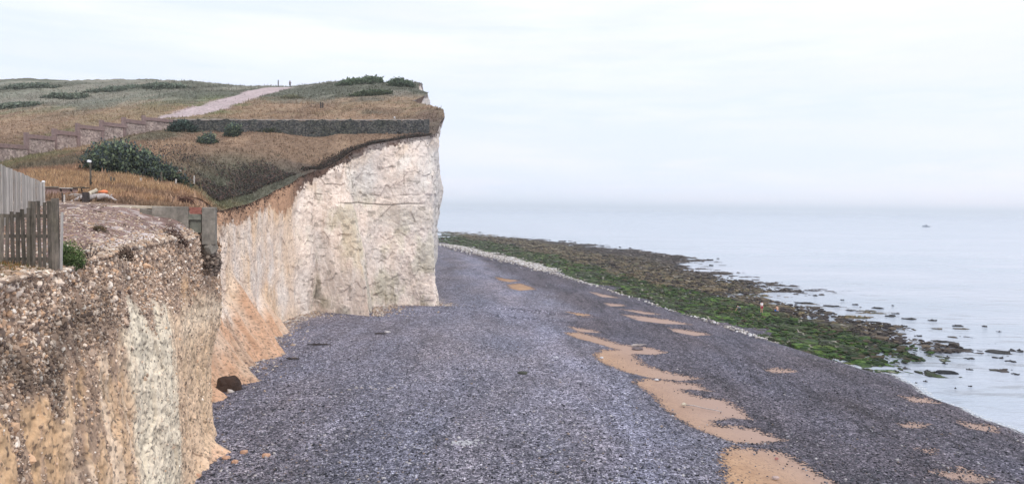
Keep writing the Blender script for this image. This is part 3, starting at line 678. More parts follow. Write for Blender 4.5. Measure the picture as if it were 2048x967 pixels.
# ------------------------------------------------------------------ things on the clifftop
def rz_to(a, b): return math.atan2(b[1]-a[1], b[0]-a[0])
def zh(x, d): return float(zhill(np.array([x]), np.array([d]))[0])
def dark_fence():
    a = at(-75, 535, 21.0); b = at(110, 535, 21.6); L = math.hypot(b[0]-a[0], b[1]-a[1]); rz = rz_to(a, b)
    z0 = zh(b[0], b[1]) ; ra = random.Random(3)
    t = thing('picket_fence', 'dark weathered picket fence with ragged tops at the near cliff edge', 'fence', (a[0], a[1], z0), rz)
    mb = MB(); n = int(L/.135)
    for k in range(n):
        x = .03 + k*.135; h = 1.72 + ra.uniform(-.22, .10)
        if x > L - .62: h = 2.0 + ra.uniform(-.03, .02)
        if ra.random() < .04: continue
        w_ = ra.uniform(.085, .105); le = ra.uniform(-.03, .03)
        mb.box((x, .0 + ra.uniform(-.006, .006), h/2 - .06), (w_, .022, h + .12), Matrix.Rotation(le, 3, 'Y'))
    mb.build('picket_panel', M_wooddark, t)
    for zz in (.35, 1.0, 1.58):
        MB().box((L/2, .045, zz), (L, .05, .10)).build('rail', M_wooddark, t)
    MB().box((L + .02, .03, 1.02), (.17, .15, 2.14), jit=.012).build('post', M_wooddark, t, bevel=.01)
    MB().box((L - .62, .09, .98), (.11, .11, 2.05), jit=.01).build('post', M_wooddark, t, bevel=.01)
    MB().box((L + .15, .10, .82), (.05, .09, 1.75), Matrix.Rotation(.03, 3, 'Y')).build('brace', M_woodpale, t)
dark_fence()
def pale_fence():
    a = at(-60, 400, 24.5); b = at(88, 400, 38.5); a[2] = zh(a[0], a[1]); b[2] = zh(b[0], b[1])
    ta = at(-60, 301, 24.5)[2]; tb = at(88, 366, 38.5)[2]
    L = math.hypot(b[0]-a[0], b[1]-a[1]); rz = rz_to(a, b); ra = random.Random(5)
    t = thing('board_fence', 'pale silvered fence of close upright boards behind the dark picket fence', 'fence', (a[0], a[1], a[2]), rz)
    mb = MB(); n = int(L/.15)
    for k in range(n):
        x = k*.15; f = x/L; z0 = (b[2]-a[2])*f - .1; z1 = ta + (tb-ta)*f - a[2] + ra.uniform(-.03, .03)
        mb.box((x, ra.uniform(-.02, .02), (z0+z1)/2), (ra.uniform(.10, .125), .022, z1-z0), Matrix.Rotation(ra.uniform(-.01, .01), 3, 'Y'))
    mb.build('board_panel', M_woodpale, t)
    for q_ in (.3, .8):
        p0 = (0, .05, (ta-a[2])*q_); p1 = (L, .05, (b[2]-a[2]) + (tb-b[2])*q_); MB().bar(p0, p1, .05, .09).build('rail', M_woodpale, t)
    MB().box((L + .06, .02, (tb - a[2] + b[2]-a[2])/2), (.12, .12, tb - b[2] + .15)).build('post', M_woodpale, t, bevel=.01)
    MB().tube([(L+.06, .02, tb - a[2] + .06), (L+.06, .02, tb - a[2] + .13)], [.09, .05], 8).build('post_cap', M_white, t)
pale_fence()
def lamp_pole():
    b = hill(181, 381, 40); d = b[1]; top = at(180, 324, d)[2] - b[2]
    t = thing('lamp_post', 'tall thin wooden pole with a small white lamp on top beside the gorse', 'lamp post', b)
    MB().tube([(0, 0, -.2), (.02, 0, top*.5), (0, 0, top)], [.075, .065, .055], 8).build('pole', M_wooddark, t, smooth=True)
    l = MB().box((-.05, 0, top + .05), (.26, .2, .16), Matrix.Rotation(.2, 3, 'Y'), .8).build('lamp_head', M_white, t, bevel=.03)
    MB().tube([(.05, -.01, top), (.16, -.01, top*.93), (.09, 0, top*.86)], .02, 6).build('bracket', M_dark, t)
    MB().tube([(.08, -.05, .0), (.13, -.05, top*.3)], .02, 6).build('cable', M_dark, t)
lamp_pole()
def low_wall():
    a = at(88, 400, 45); b = at(166, 400, 46); z0 = min(zh(a[0], a[1]), zh(b[0], b[1])) - .2; zt_ = at(120, 376, 45.5)[2]; L = b[0]-a[0]
    t = thing('low_wall', 'low pinkish wall capped with broken grey boards beside the driftwood', 'wall', (a[0], a[1], z0), rz_to(a, b))
    MB().box((L/2, 0, (zt_-z0)/2), (L, .3, zt_-z0), jit=.02).build('wall', M_pinkstone, t, bevel=.02)
    h = zt_-z0 + .03
    for x, w_, dz, mt in ((.40, .72, .02, M_conc), (1.15, .72, -.03, M_woodpale), (1.78, .72, .03, M_wooddark), (2.2, .4, .0, M_dark)):
        MB().box((x, -.05, h+dz), (w_, .5, .06), Matrix.Rotation(random.uniform(-.04, .04), 3, 'Y'), jit=.01).build('cap_board', mt, t)
    for x in (.85, 1.38, 1.95): MB().bar((x, -.2, h-.02), (x+.05, -.16, h-.22), .06, .06).build('bracket', M_dark, t)
low_wall()
def pix_pts(L, d): return [at(x, y, dd_ if dd_ else d) for x, y, dd_ in L]
def log(name, label, pts, rads, d, mat=None, cat='driftwood', branches=(), n=9, group=None):
    P = [Vector(at(x, y, d + dz)) for x, y, dz in pts]; o0 = P[0].copy()
    root = thing(name, label, cat, o0, group=group)
    Q = []
    for i in range(len(P)-1):
        for k in range(3):
            q_ = P[i].lerp(P[i+1], k/3); Q.append(q_ + Vector([random.uniform(-1, 1)*rads[0]*.25 for _ in range(3)]))
    Q.append(P[-1]); rr = [np.interp(i/(len(Q)-1), np.linspace(0, 1, len(rads)), rads)*random.uniform(.85, 1.15) for i in range(len(Q))]
    MB().tube([q_ - o0 for q_ in Q], rr, n).build('trunk', mat or M_drift, root, smooth=True)
    for bp, br_ in branches:
        MB().tube([Vector(at(x, y, d+dz)) - o0 for x, y, dz in bp], br_, 6).build('branch', mat or M_drift, root, smooth=True)
    return root
D0 = 42.0
log('driftwood_branch', 'long bleached driftwood branch sloping down to the ground left of the dark stump post', [(121,414,-.3),(132,409,-.2),(146,402,0),(158,397,0),(168,393,0),(176,391,.1)], [.05,.07,.10,.12,.10], D0, branches=(([(143,403,0),(147,410,-.3),(152,412,-.4),(166,413,-.4)], [.05,.04,.035,.03]),))
log('driftwood_log', 'thick forked driftwood log lying right of the dark stump post', [(176,395,.2),(190,394,.2),(202,393,.1),(211,391,0),(219,394,0),(233,400,-.1)], [.17,.17,.15,.12,.09,.03], D0, branches=(([(219,394,0),(222,391,0),(224,388,0)], [.05,.035,.02]), ([(188,391,.3),(205,389,.3),(214,390,.1)], [.10,.09,.06]),))
log('driftwood_log', 'short greenish log end resting on top of the thick forked driftwood', [(178,389,.3),(186,384,.4),(194,380,.5)], [.13,.12,.11], D0, M_concpale)
def planks():
    b = at(132, 404, 42.9); b[2] = zh(b[0], b[1]); t = thing('plank_stack', 'stack of grey planks and folded boards leaning behind the driftwood branch', 'planks', b)
    for k, (x0_, y0_, x1_, y1_, w_) in enumerate(((133,403,172,397,.05),(132,399,170,394,.05),(134,395,166,390,.05),(138,390,162,388,.04),(144,387,160,388,.03),(131,402,150,404,.10))):
        p0 = Vector(at(x0_, y0_, 42.9+.1*k)) - Vector(b); p1 = Vector(at(x1_, y1_, 42.9+.1*k)) - Vector(b)
        MB().bar(p0, p1, .32, w_, .01).build('plank', (M_drift, M_woodpale)[k % 2], t)
planks()
def post(px, yb, yt, w_, label, mat, d=None, lean=0, group=None, name='fence_post', dmin=40):
    b = hill(px, yb, dmin) if d is None else at(px, yb, d)
    if d: b[2] = zh(b[0], b[1])
    h = at(px, yt, b[1])[2] - b[2]
    o = MB().box((0, 0, h/2 - .1), (w_, w_, h + .2), Matrix.Rotation(lean, 3, 'Y'), .92, .008).build(name, mat, None, b, bevel=.008)
    tag(o, label, 'post', group); return o
post(172, 402, 384, .30, 'short thick blackened stump post standing in front of the driftwood', M_dark, 41.6, name='stump_post')
post(125, 415, 385, .07, 'thin dark upright post at the left end of the plank stack', M_dark, 41.3, -.03)
post(129, 415, 389, .07, 'thin pale upright post just right of the dark one by the plank stack', M_woodpale, 41.2, .02)
G = 'short fence posts standing in the dry grass'
for px, yb, yt, mt, lab in ((222,369,353,M_wooddark,'short grey fence post in dry grass, left one of a close pair'), (228,369,355,M_wooddark,'short grey fence post in dry grass, right one of a close pair'),
   (217,358,349,M_wooddark,'small stub post in the grass just behind the close pair of posts'), (282,369,356,M_woodpale,'lone pale fence post in the orange grass below the bush'), (323,364,344,M_wooddark,'dark leaning post beside the fallen white rails'),
   (388,370,351,M_woodpale,'faint pale post at the left edge of the dark scrub'), (352,372,358,M_woodpale,'small pale post between the fallen rails and the dark scrub')):
    post(px, yb, yt, .11, lab, mt, group=G, lean=random.uniform(-.05, .05))
def buoy():
    b = at(207, 383.5, 42.6)
    t = thing('float', 'bright orange plastic float resting on the driftwood heap', 'float', b, R(8))
    V = ICO2_V * np.array([.25, .14, .12]); V[:, 0] += np.where(V[:, 0] < 0, V[:, 0]*.45, 0); V[:, 1:] *= np.where(V[:, 0] < -.1, .6, 1)[:, None]
    link('float_body', np_mesh('float_body', V, ICO2_F), M_orange, t)
    MB().tube([(-.34, 0, 0), (-.44, 0, -.03)], [.03, .025], 6).build('eyelet', M_orange, t)
buoy()
def slab():
    a = at(172, 413.5, 40.3); b = at(352, 411, 39.6); L = b[0]-a[0]
    t = MB()
    z = max(zh(x, 40.) for x in np.linspace(a[0], b[0], 9)) 
    c = ((a[0]+b[0])/2, (a[1]+b[1])/2, at(260, 412.5, 40)[2] - .03)
    o = t.box((0, 0, 0), (L, .9, .16), Matrix.Rotation(rz_to(a, b), 3, 'Z') @ Matrix.Rotation(.004, 3, 'Y'), jit=.02).build('concrete_slab', M_concpale, None, c, bevel=.015)
    tag(o, 'long pale concrete slab lying on the edge of the bare ground', 'concrete slab')
slab()
def foundation():
    zt_ = at(350, 413.5, 38.6)[2]; a = at(304, 413, 38.4); b = at(378, 413, 38.8)
    t = thing('foundation_wall', 'ruined grey concrete foundation with a square pillar hanging over the cliff edge', 'ruin', (a[0], a[1], zt_ - 1.25), rz_to(a, b))
    L = b[0]-a[0]; H_ = 1.25
    MB().box((L/2, .15, H_/2), (L, .3, H_), jit=.03).build('wall', M_conc, t, bevel=.02)
    MB().box((-.28, .22, H_*.55), (.7, .22, .8), Matrix.Rotation(.12, 3, 'Y'), jit=.05).build('broken_end', M_conc, t, bevel=.03)
    br = MB()
    for r_ in range(4):
        for c_ in range(3): br.box((L + .12 + c_*.2 + (r_ % 2)*.05, .2 - r_*.02, H_ - .05 - r_*.085), (.19, .12, .072), jit=.006)
    br.build('brickwork', M_brick, t)
    MB().box((L + .30, .22, H_ - .52), (.62, .4, .30), jit=.02).build('mossy_block', M_concgreen, t, bevel=.02)
    MB().box((L + .32, .32, H_ - 1.0), (.56, .3, .7), jit=.02).build('lower_block', M_concgreen, t, bevel=.02)
    p = MB().box((L + .98, .35, H_ - .98), (.66, .6, 1.95), Matrix.Rotation(.02, 3, 'Y'), .97, .03).build('pillar', M_conc, t, bevel=.03)
    V = ICO2_V * (1 + rng.normal(0, .10, (len(ICO2_V), 1))) * np.array([.38, .36, .55]) + np.array([L + 1.02, .4, H_ - 2.1])
    link('broken_footing', np_mesh('broken_footing', V, ICO2_F, None, False), M_conc, t)
    cn_ = rng.normal(0, 1, (260, 3)); cn_ /= np.linalg.norm(cn_, axis=1)[:, None]; cn_ = cn_*rng.uniform(.5, 1.05, (260, 1))*np.array([.42, .42, .62]) + np.array([L + 1.08, .55, H_ - 2.95])
    rc_ = stones('rubble_clump', cn_, rng.uniform(.07, .17, 260), np.array([alb(c_) for c_ in ((96,86,80),(124,110,100),(150,136,124))])[rng.integers(0, 3, 260)], M_stone, 1.2, .7, .2, False, False); rc_.parent = t
    MB().box((L + .8, .2, H_ - .3), (.05, .06, .5), jit=.01).build('crack_plate', M_dark, t) if False else None
M_rubm = mat_plain('cemented_rubble', alb((86, 78, 74)), alb((150, 136, 128)), 6, (1, 1, 1), .9, .05)
foundation()
def fallen_rails():
    for (x0_, y0_, x1_, y1_, w_, lab) in ((292,353,330,347,.13,'left of two fallen whitish rails lying in the hillside grass'), (300,350.5,362,343.5,.12,'right of two fallen whitish rails lying in the hillside grass')):
        a = hill(x0_, y0_, 52); b = hill(x1_, y1_, 52); b[1] = a[1] + np.clip(b[1]-a[1], -3, 3); v = ray(x1_, y1_); b = at(x1_, y1_, b[1])
        a = Vector(a) + Vector((0, 0, .12)); b = Vector(b) + Vector((0, 0, .12))
        o = MB().bar((0, 0, 0), b-a, w_, w_*.7, .015).build('fallen_rail', M_drift, None, a, bevel=.01); tag(o, lab, 'rail', 'fallen rails in the grass')
fallen_rails()
def stepped_wall():
    Pn = [(-10,54,287,84,'p'), (50,108,269,88,''), (106,158,261,92,''), (153,207,250,95,''), (201,251,244,98,''), (245,289,238,101,''), (285,350,234.5,104.5,'')]
    b0 = at(0, 320, 86); t = thing('stepped_wall', 'long pinkish garden wall climbing the hillside in seven steps', 'wall', b0)
    o0 = Vector(b0)
    for k, (x0_, x1_, yt, d, _) in enumerate(Pn):
        a = Vector(at(x0_, yt, d)) ; b = Vector(at(x1_, yt, d + 3.3)); b.z = a.z
        zb_ = min(zh(a.x, a.y), zh(b.x, b.y)) - .5; dr = (b-a); L = dr.length; rot = Matrix.Rotation(math.atan2(dr.y, dr.x), 3, 'Z')
        Hh = a.z - zb_; c = (a+b)/2 - o0
        mid = Vector((c.x, c.y, zb_ - o0.z + Hh/2))
        MB().box(mid, (L, .26, Hh - .1), rot, jit=.02).build('infill_panel', M_flintp, t)
        MB().box(Vector((c.x, c.y, a.z - o0.z - .18)) - rot @ Vector((0, .06, 0)), (L + .1, .42, .5), rot, jit=.03).build('coping', M_cope, t, bevel=.02)
        MB().box(a - o0 + rot @ Vector((.1, -.08, -Hh/2 + .12)), (.42, .46, Hh + .24), rot, jit=.02).build('pier', M_cope, t, bevel=.02)
def mat_flint(name, c1, c2, c3, sc):
    m, nt, b = new_mat(name); p = geo_pos(nt); v = voro(nt, p, sc); s_ = nt.nodes.new('ShaderNodeSeparateColor'); nt.links.new(v.outputs['Color'], s_.inputs[0])
    c = ramp(nt, s_.outputs[0], [(0, c1), (.5, c2), (1, c3)]); f = noise(nt, p, 1.2, 5, .6)
    c = mixn(nt, 1.0, c, ramp(nt, f, [(.3, .72), (.7, 1.15)]), 'MULTIPLY'); nt.links.new(c, b.inputs['Base Color'])
    bump(nt, b, v.outputs['Distance'], -.8, .06); return m
M_flintp = mat_flint('pale_flint_panel', alb((128, 114, 112)), alb((160, 144, 138)), alb((184, 168, 160)), 5)
M_cope = mat_plain('grey_brick_coping', alb((112, 96, 96)), alb((146, 126, 122)), 3, (1, 1, 1), .5, .04)
M_flintd = mat_flint('dark_flint_wall', alb((52, 54, 58)), alb((78, 78, 80)), alb((106, 102, 98)), 6); stain_mat(M_flintd, .35, .75, 1.2, (.9, 1, .85))
M_capst = mat_plain('capping_stone', alb((120, 112, 108)), alb((168, 158, 150)), 3, (1, 1, 1), .5, .04)
stepped_wall()
def long_wall():
    pts = []
    for px, yt, d in ((347,239.5,106.5),(450,239.5,105.8),(560,240,105.2),(660,240,104.6),(760,240,103.8),(857,240,102.9)): pts.append(Vector(at(px, yt, d)))
    o0 = pts[0].copy(); t = thing('flint_wall', 'long dark flint wall running straight across the slope to the cliff edge', 'wall', o0)
    nrow = 14; cols = []
    L = [ (pts[i] + (pts[i+1]-pts[i])*k/40) for i in range(5) for k in range(40)] + [pts[-1]]
    V = []; n = len(L)
    for side in (-.2, .2):
        for r_ in range(nrow):
            for p_ in L:
                z0 = zh(p_.x, p_.y) - .6; z = z0 + (p_.z - z0) * r_/(nrow-1)
                V.append((p_.x - o0.x, p_.y - o0.y + side * (1 if side > 0 else (1.0 + .25*random.uniform(-1, 1))), z - o0.z + (-.06 + .16*math.sin(p_.x*.9)*math.sin(p_.x*2.3) + random.uniform(-.09, .03) if r_ == nrow-1 else 0)))
    V = np.array(V); f1 = grid_faces(nrow, n); f2 = f1[:, ::-1] + nrow*n
    top = np.stack([np.arange(n-1) + (nrow-1)*n, np.arange(n-1) + (nrow-1)*n + 1, np.arange(n-1) + (2*nrow-1)*n + 1, np.arange(n-1) + (2*nrow-1)*n], -1)
    end = np.stack([np.arange(nrow-1)*n + n-1, (np.arange(nrow-1)+1)*n + n-1, nrow*n + (np.arange(nrow-1)+1)*n + n-1, nrow*n + np.arange(nrow-1)*n + n-1], -1)
    link('wall', np_mesh('wall', V, np.concatenate([f1, f2, top, end]), None, False), M_flintd, t)
    cp = MB().tube([L[i] - o0 + Vector((0, random.uniform(-.04, .04), random.uniform(-.06, .02))) for i in range(0, n, 3)], [random.uniform(.08, .16) for i in range(0, n, 3)], 5)
    cp.build('coping', M_capst, t)
    for px in (619, 798):
        p_ = L[int((px-347)/510*(n-1))] - o0; MB().box(p_ + Vector((0, -.3, -.9)), (.5, .25, 1.7), jit=.03).build('pier', M_flintd, t, bevel=.02)
    MB().box(L[-1] - o0 + Vector((-.25, 0, -1.0)), (.7, .55, 2.15), jit=.04).build('end_pier', M_flintd, t, bevel=.02)
long_wall()
w_ = hill(789, 236, 108); w_[2] = at(789, 236, w_[1])[2]
o = stones('chalk_stone', [at(789, 235, 103.7)], [.28], np.array([alb((222, 220, 222))]), M_stone, .3, .8, True); tag(o, 'single white chalk stone sitting on top of the long flint wall', 'stone')
# ------------------------------------------------------------------ bushes
def bush(name, label, px, yb, wpx, hpx, depth, cols, leaf, n, dmin=20, cat='bush', group=None, sparse=.0, center=None):
    b = hill(px, yb, dmin) if center is None else np.array(center); d = b[1]
    rx = wpx/F*d/2; h = hpx/F*d; ry = depth/2
    u = rng.normal(0, 1, (n, 3)); u /= np.linalg.norm(u, axis=1)[:, None]; u[:, 2] = abs(u[:, 2])
    lump = 1 + .62*fbm(u[:, 0]*2.6 + px, u[:, 1]*2.6, u[:, 2]*2.6, 3, 7) + .12*rng.normal(0, 1, n)
    r_ = rng.uniform(.72, 1.04, n) * lump
    P = u * r_[:, None] * np.array([rx, ry, h]); P[:, 2] += -.02*h
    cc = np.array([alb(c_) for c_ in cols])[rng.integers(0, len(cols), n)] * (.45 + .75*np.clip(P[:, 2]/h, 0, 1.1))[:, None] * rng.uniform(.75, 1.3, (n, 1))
    V, Fq, c_ = leaf_arrays(P, leaf * rng.uniform(.6, 1.4, n), cc)
    gz_ = zhill(b[0] + V[:, 0], d + V[:, 1]) - b[2]
    V[:, 2] = V[:, 2] + gz_*.9
    core = ICO2_V * np.array([rx, ry, h]) * .6; core = core * (1 + .12*rng.normal(0, 1, (len(core), 1)))
    core[:, 2] += (zhill(b[0] + core[:, 0], d + core[:, 1]) - b[2])*.9
    root = thing(name, label, cat, b, group=group)
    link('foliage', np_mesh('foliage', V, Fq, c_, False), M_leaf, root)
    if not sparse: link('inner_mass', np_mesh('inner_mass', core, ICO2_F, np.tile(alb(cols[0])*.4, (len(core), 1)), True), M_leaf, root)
    return root
GO = [(60,70,70),(78,90,82),(94,108,88),(70,78,82),(108,118,92)]  # gorse greens, lightened and blued to put haze into the leaf colour
bush('gorse_bush', 'large dark green gorse bush spreading across the middle of the slope', 266, 347, 170, 50, 5.0, GO, .26, 16000, 50)
bush('gorse_bush', 'small dark rounded gorse bush above and right of the large one', 415, 286, 38, 17, 2.2, GO, .22, 2600, 60)
bush('gorse_bush', 'dark gorse bush close to the long flint wall, upper right of the small one', 465, 272, 32, 22, 2.0, GO, .24, 2600, 60)
bush('ivy_bush', 'dark green ivy bush against the corner where the two walls meet', 366, 263, 50, 20, 1.6, [(52,64,62),(72,88,78),(60,72,70)], .26, 3200, 60)
bush('ivy_bush', 'green ivy growing up the middle of the long flint wall', 676, 264, 60, 22, .7, [(58,68,56),(80,92,66)], .25, 2600, 60)
bush('ivy_bush', 'green growth at the foot of the flint wall near its seaward end', 780, 266, 60, 10, .7, [(84,80,64),(100,94,72)], .25, 1500, 60)
bush('ivy_bush', 'low green growth at the foot of the flint wall left of its middle', 560, 265, 90, 14, .7, [(70,78,62),(86,94,72)], .25, 2200, 60)
bush('scrub_bush', 'round green scrub bush on the skyline, tallest on the headland', 742, 167, 40, 12, 4, [(74,88,72),(92,106,84)], .55, 2200, 120)
bush('scrub_bush', 'low scrub bush on the skyline left of the round one', 708, 168, 60, 10, 4, [(74,88,72),(92,106,84)], .55, 2400, 120)
bush('scrub_bush', 'dark scrub bush on the skyline nearest the seaward cliff edge', 803, 172, 46, 12, 4, [(66,78,66),(84,98,78)], .55, 2400, 120)
bush('scrub_bush', 'low dark scrub bush below the skyline scrub near the headland edge', 742, 191, 70, 9, 3, [(66,76,62),(84,94,72)], .5, 1800, 110)
bush('scrub_bush', 'small grey green bush on the dry turf right of the path', 582, 197, 40, 6, 2.5, [(104,106,88),(120,118,96)], .45, 1200, 110)
for px, y, wd in ((20,215,110),(130,196,70),(250,180,120),(330,176,80),(60,176,90)):
    bush('scrub_bush', {20:'dark scrub thicket at the far left of the upper hillside',130:'scrub thicket on the upper hillside left of centre',250:'long scrub thicket below the left skyline',330:'scrub thicket on the left skyline near the path',60:'hazy scrub thicket on the skyline at the far left'}[px], px, y, wd, 8, 6, [(88,98,88),(104,112,98)], .7, 2500, 120, group='scrub thickets on the upper hillside')
bush('green_shrub', 'bright green leafy shrub beside the end post of the picket fence', 139, 530, 56, 42, .8, [(78,98,58),(98,118,70),(118,134,88),(66,82,54)], .055, 3600, 17)
bush('withered_clump', 'dark withered plant clump on the rubble slope below the white chalk', 253, 528, 26, 26, .5, [(84,70,60),(112,94,82)], .07, 500, 17, 'plant', sparse=1, center=(-13.75, 26.7, zh(-13.85, 26.7) - .35))
bush('withered_clump', 'dark brown withered clump over the hollow near the concrete pillar', 352, 540, 50, 22, .6, [(78,62,58),(104,84,76)], .08, 700, 17, 'plant', sparse=1, center=(-15.9, 35.4, 13.0))
bush('withered_clump', 'small dark tuft growing on the bare ground right of the shrub', 200, 462, 24, 12, .5, [(80,74,56),(100,84,64)], .06, 350, 20, 'plant', sparse=1)
bush('withered_clump', 'dark reddish scrub tuft growing on top of the concrete foundation', 372, 408, 34, 16, .8, [(90,66,60),(112,84,72)], .09, 900, 30, 'plant')
def twigs():
    b = hill(180, 516, 17); t = MB()
    for k in range(26):
        a = random.uniform(-1, 1); r0 = random.uniform(.25, .55)
        p0 = Vector((0, 0, -.05)); p1 = Vector((a*r0*.6, random.uniform(-.15, .15), r0*.6)); p2 = p1 + Vector((a*r0*.3, random.uniform(-.1, .1), r0*.4)); t.tube([p0, p1, p2], [.007, .005, .003], 4)
        t.tube([p1, p1 + Vector((-a*.1, .03, .13))], [.004, .003], 4)
    o = t.build('dry_twig_plant', M_dark, None, b); tag(o, 'bare dry twiggy plant just right of the green shrub', 'plant')
twigs()
# ------------------------------------------------------------------ ground cover
def hillcol(x, d):
    i = np.clip(np.searchsorted(d0h, d), 0, len(d0h)-1); ae = a_eh[i]; a = x/d
    j = np.clip(((a - ae)/(-1.0 - ae)*(nu-1)), 0, nu-1).astype(int); return HCOL[i, j]
n = 135000
d_ = 1/rng.uniform(1/235., 1/42., n); px_ = rng.uniform(-300, 900, n); x_ = (px_-1024)/F*d_
ok = x_ < np.interp(d_, ST[:, 1], ST[:, 0]) + .05; x_, d_ = x_[ok], d_[ok]
pdm = polydist(x_, d_, path_pts, False); ok = (pdm < -np.interp(d_, [105, 120, 200], [2.0, 2.6, 3.4])) | (rng.random(len(x_)) < .03); x_, d_ = x_[ok], d_[ok]
szz = np.interp(d_, [40, 60, 100, 200], [.20, .20, .22, .38]) * np.exp(rng.normal(0, .35, len(d_)))
cc = hillcol(x_, d_) * rng.uniform(.72, 1.22, (len(d_), 1))
me = blades_mesh('grass', np.column_stack([x_, d_, zhill(x_, d_) - .02]), szz, cc, 3, wid=.16)
o = link('grass', me, M_leaf); tag(o, 'dry tan and olive grass tufts covering the clifftop slope', 'grass', kind='stuff')
# long orange grass strip
n = 9000; d_ = rng.uniform(46, 62, n); px_ = rng.uniform(60, 470, n); x_ = (px_-1024)/F*d_
ok = (x_ < np.interp(d_, ST[:, 1], ST[:, 0]) - .1) & (fbm(x_*.25, d_*.25, 0*x_, 3, 12) > -.18); x_, d_ = x_[ok], d_[ok]
pl = np.array([alb(c_) for c_ in ((182,148,114),(162,130,98),(196,166,132),(134,110,88))]); cc = pl[rng.integers(0, 4, len(x_))]
me = blades_mesh('long_grass', np.column_stack([x_, d_, zhill(x_, d_) - .02]), rng.uniform(.25, .55, len(x_)), cc, 5, wid=.06)
o = link('long_grass', me, M_leaf); tag(o, 'long orange brown dry grass between the rubble ground and the gorse', 'long grass', kind='stuff')
# grass by the near fence foot
n = 1500; d_ = rng.uniform(18.0, 21.3, n); px_ = rng.uniform(-60, 120, n); x_ = (px_-1024)/F*d_
ok = (x_ < np.interp(d_, ST[:, 1], ST[:, 0]) - .05) & (fbm(x_*.9, d_*.9, 0*x_, 3, 13) > -.1); x_, d_ = x_[ok], d_[ok]
pl = np.array([alb(c_) for c_ in ((150,112,68),(120,104,64),(100,76,58),(86,96,56))]); cc = pl[rng.integers(0, 4, len(x_))]
me = blades_mesh('fence_grass', np.column_stack([x_, d_, zhill(x_, d_) - .01]), rng.uniform(.06, .16, len(x_)), cc, 4, wid=.06)
o = link('fence_grass', me, M_leaf); tag(o, 'short ochre grass and weeds at the foot of the picket fence', 'grass', kind='stuff')
# dark scrub along the cliff lip
n = 26000; d_ = rng.uniform(68, 101.5, n); off = rng.exponential(2.2, n)
d_ = np.where(rng.random(n) < .35, rng.uniform(94.5, 101.5, n), d_)
xe = np.interp(d_, ST[:, 1], ST[:, 0]); x_ = xe - off*np.interp(d_, [66, 75, 88, 95, 101], [.3, 1.4, 1.5, .7, .4]) - np.interp(d_, [66, 75, 90, 96, 101], [1.6, 1.4, .8, .2, .05])
hcl = sm(-.25, .15, fbm(x_*.22, d_*.18, 0*x_, 3, 16) + .12); ok = rng.random(n) < hcl; x_, d_, off = x_[ok], d_[ok], off[ok]
pass
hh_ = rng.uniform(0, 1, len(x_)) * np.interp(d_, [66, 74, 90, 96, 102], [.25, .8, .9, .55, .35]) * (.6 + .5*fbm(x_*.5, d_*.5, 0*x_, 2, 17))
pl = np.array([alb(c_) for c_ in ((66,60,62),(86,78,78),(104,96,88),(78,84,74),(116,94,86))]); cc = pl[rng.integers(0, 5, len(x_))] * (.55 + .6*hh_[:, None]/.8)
V, Fq, c_ = leaf_arrays(np.column_stack([x_, d_, zhill(x_, d_) + hh_]), rng.uniform(.12, .30, len(x_)), cc)
o = link('lip_scrub', np_mesh('lip_scrub', V, Fq, c_, False), M_leaf); tag(o, 'low dark scrub growing in a band along the cliff lip', 'scrub', kind='stuff')
# hanging turf over the lip
n = 6000; ii = rng.integers(0, len(Sc), n); ok = (td[ii] > 60) & (td[ii] < 130); ii = ii[ok]
dn = rng.exponential(.28, len(ii)); k_ = np.clip(((1 - dn/np.maximum(zt[ii]-1.4, 1))*(nv-1)), 0, nv-1).astype(int)
P = CP[ii, k_] + np.column_stack([nx[ii, 0]*.08, nd[ii, 0]*.08, np.zeros(len(ii))])
pl = np.array([alb(c_) for c_ in ((70,56,52),(92,74,64),(110,88,74),(60,58,54))]); V, Fq, c_ = leaf_arrays(P, rng.uniform(.1, .3, len(ii)), pl[rng.integers(0, 4, len(ii))])
o = link('hanging_turf', np_mesh('hanging_turf', V, Fq, c_, False), M_leaf); tag(o, 'ragged brown turf and roots hanging over the cliff lip', 'turf', kind='stuff')
# ------------------------------------------------------------------ far posts and mound
post(641.5, 216, 204, .22, 'left of two short dark posts standing together on the dry turf', M_dark, group='pair of posts on the dry turf', dmin=108)
post(645.5, 216, 205, .20, 'right of two short dark posts standing together on the dry turf', M_dark, group='pair of posts on the dry turf', dmin=108)
post(556.5, 171, 160, .22, 'thin marker post on the skyline left of the walking person', M_dark, 196, name='marker_post')
# ------------------------------------------------------------------ people
def skin(name, J, E, mat, parent, sub=2, loc=None, root=0):
    me = bpy.data.meshes.new(name); me.from_pydata([j[:3] for j in J], E, []); o = bpy.data.objects.new(name, me); COL.objects.link(o); me.materials.append(mat)
    if parent: o.parent = parent
    if loc is not None: o.location = loc
    o.modifiers.new('skin', 'SKIN')
    for v, j in zip(me.skin_vertices[0].data, J): v.radius = (j[3], j[4] if len(j) > 4 else j[3])
    me.skin_vertices[0].data[root].use_root = True
    md = o.modifiers.new('sub', 'SUBSURF'); md.levels = sub; md.render_levels = sub
    return o
def cmat(name, c, r=.8):
    m, nt, b = new_mat(name); b.inputs['Base Color'].default_value = (*[float(v) for v in alb(c)], 1); b.inputs['Roughness'].default_value = r; return m
M_skin = cmat('skin', (205, 160, 140)); M_hair = cmat('dark_hair', (45, 38, 36)); M_whitec = cmat('white_cloth', (228, 222, 226)); M_red = cmat('red_cloth', (165, 62, 82)); M_blue = cmat('blue_cloth', (50, 105, 180)); M_black = cmat('dark_cloth', (62, 64, 76)); M_grey = cmat('grey_cloth', (120, 124, 138))
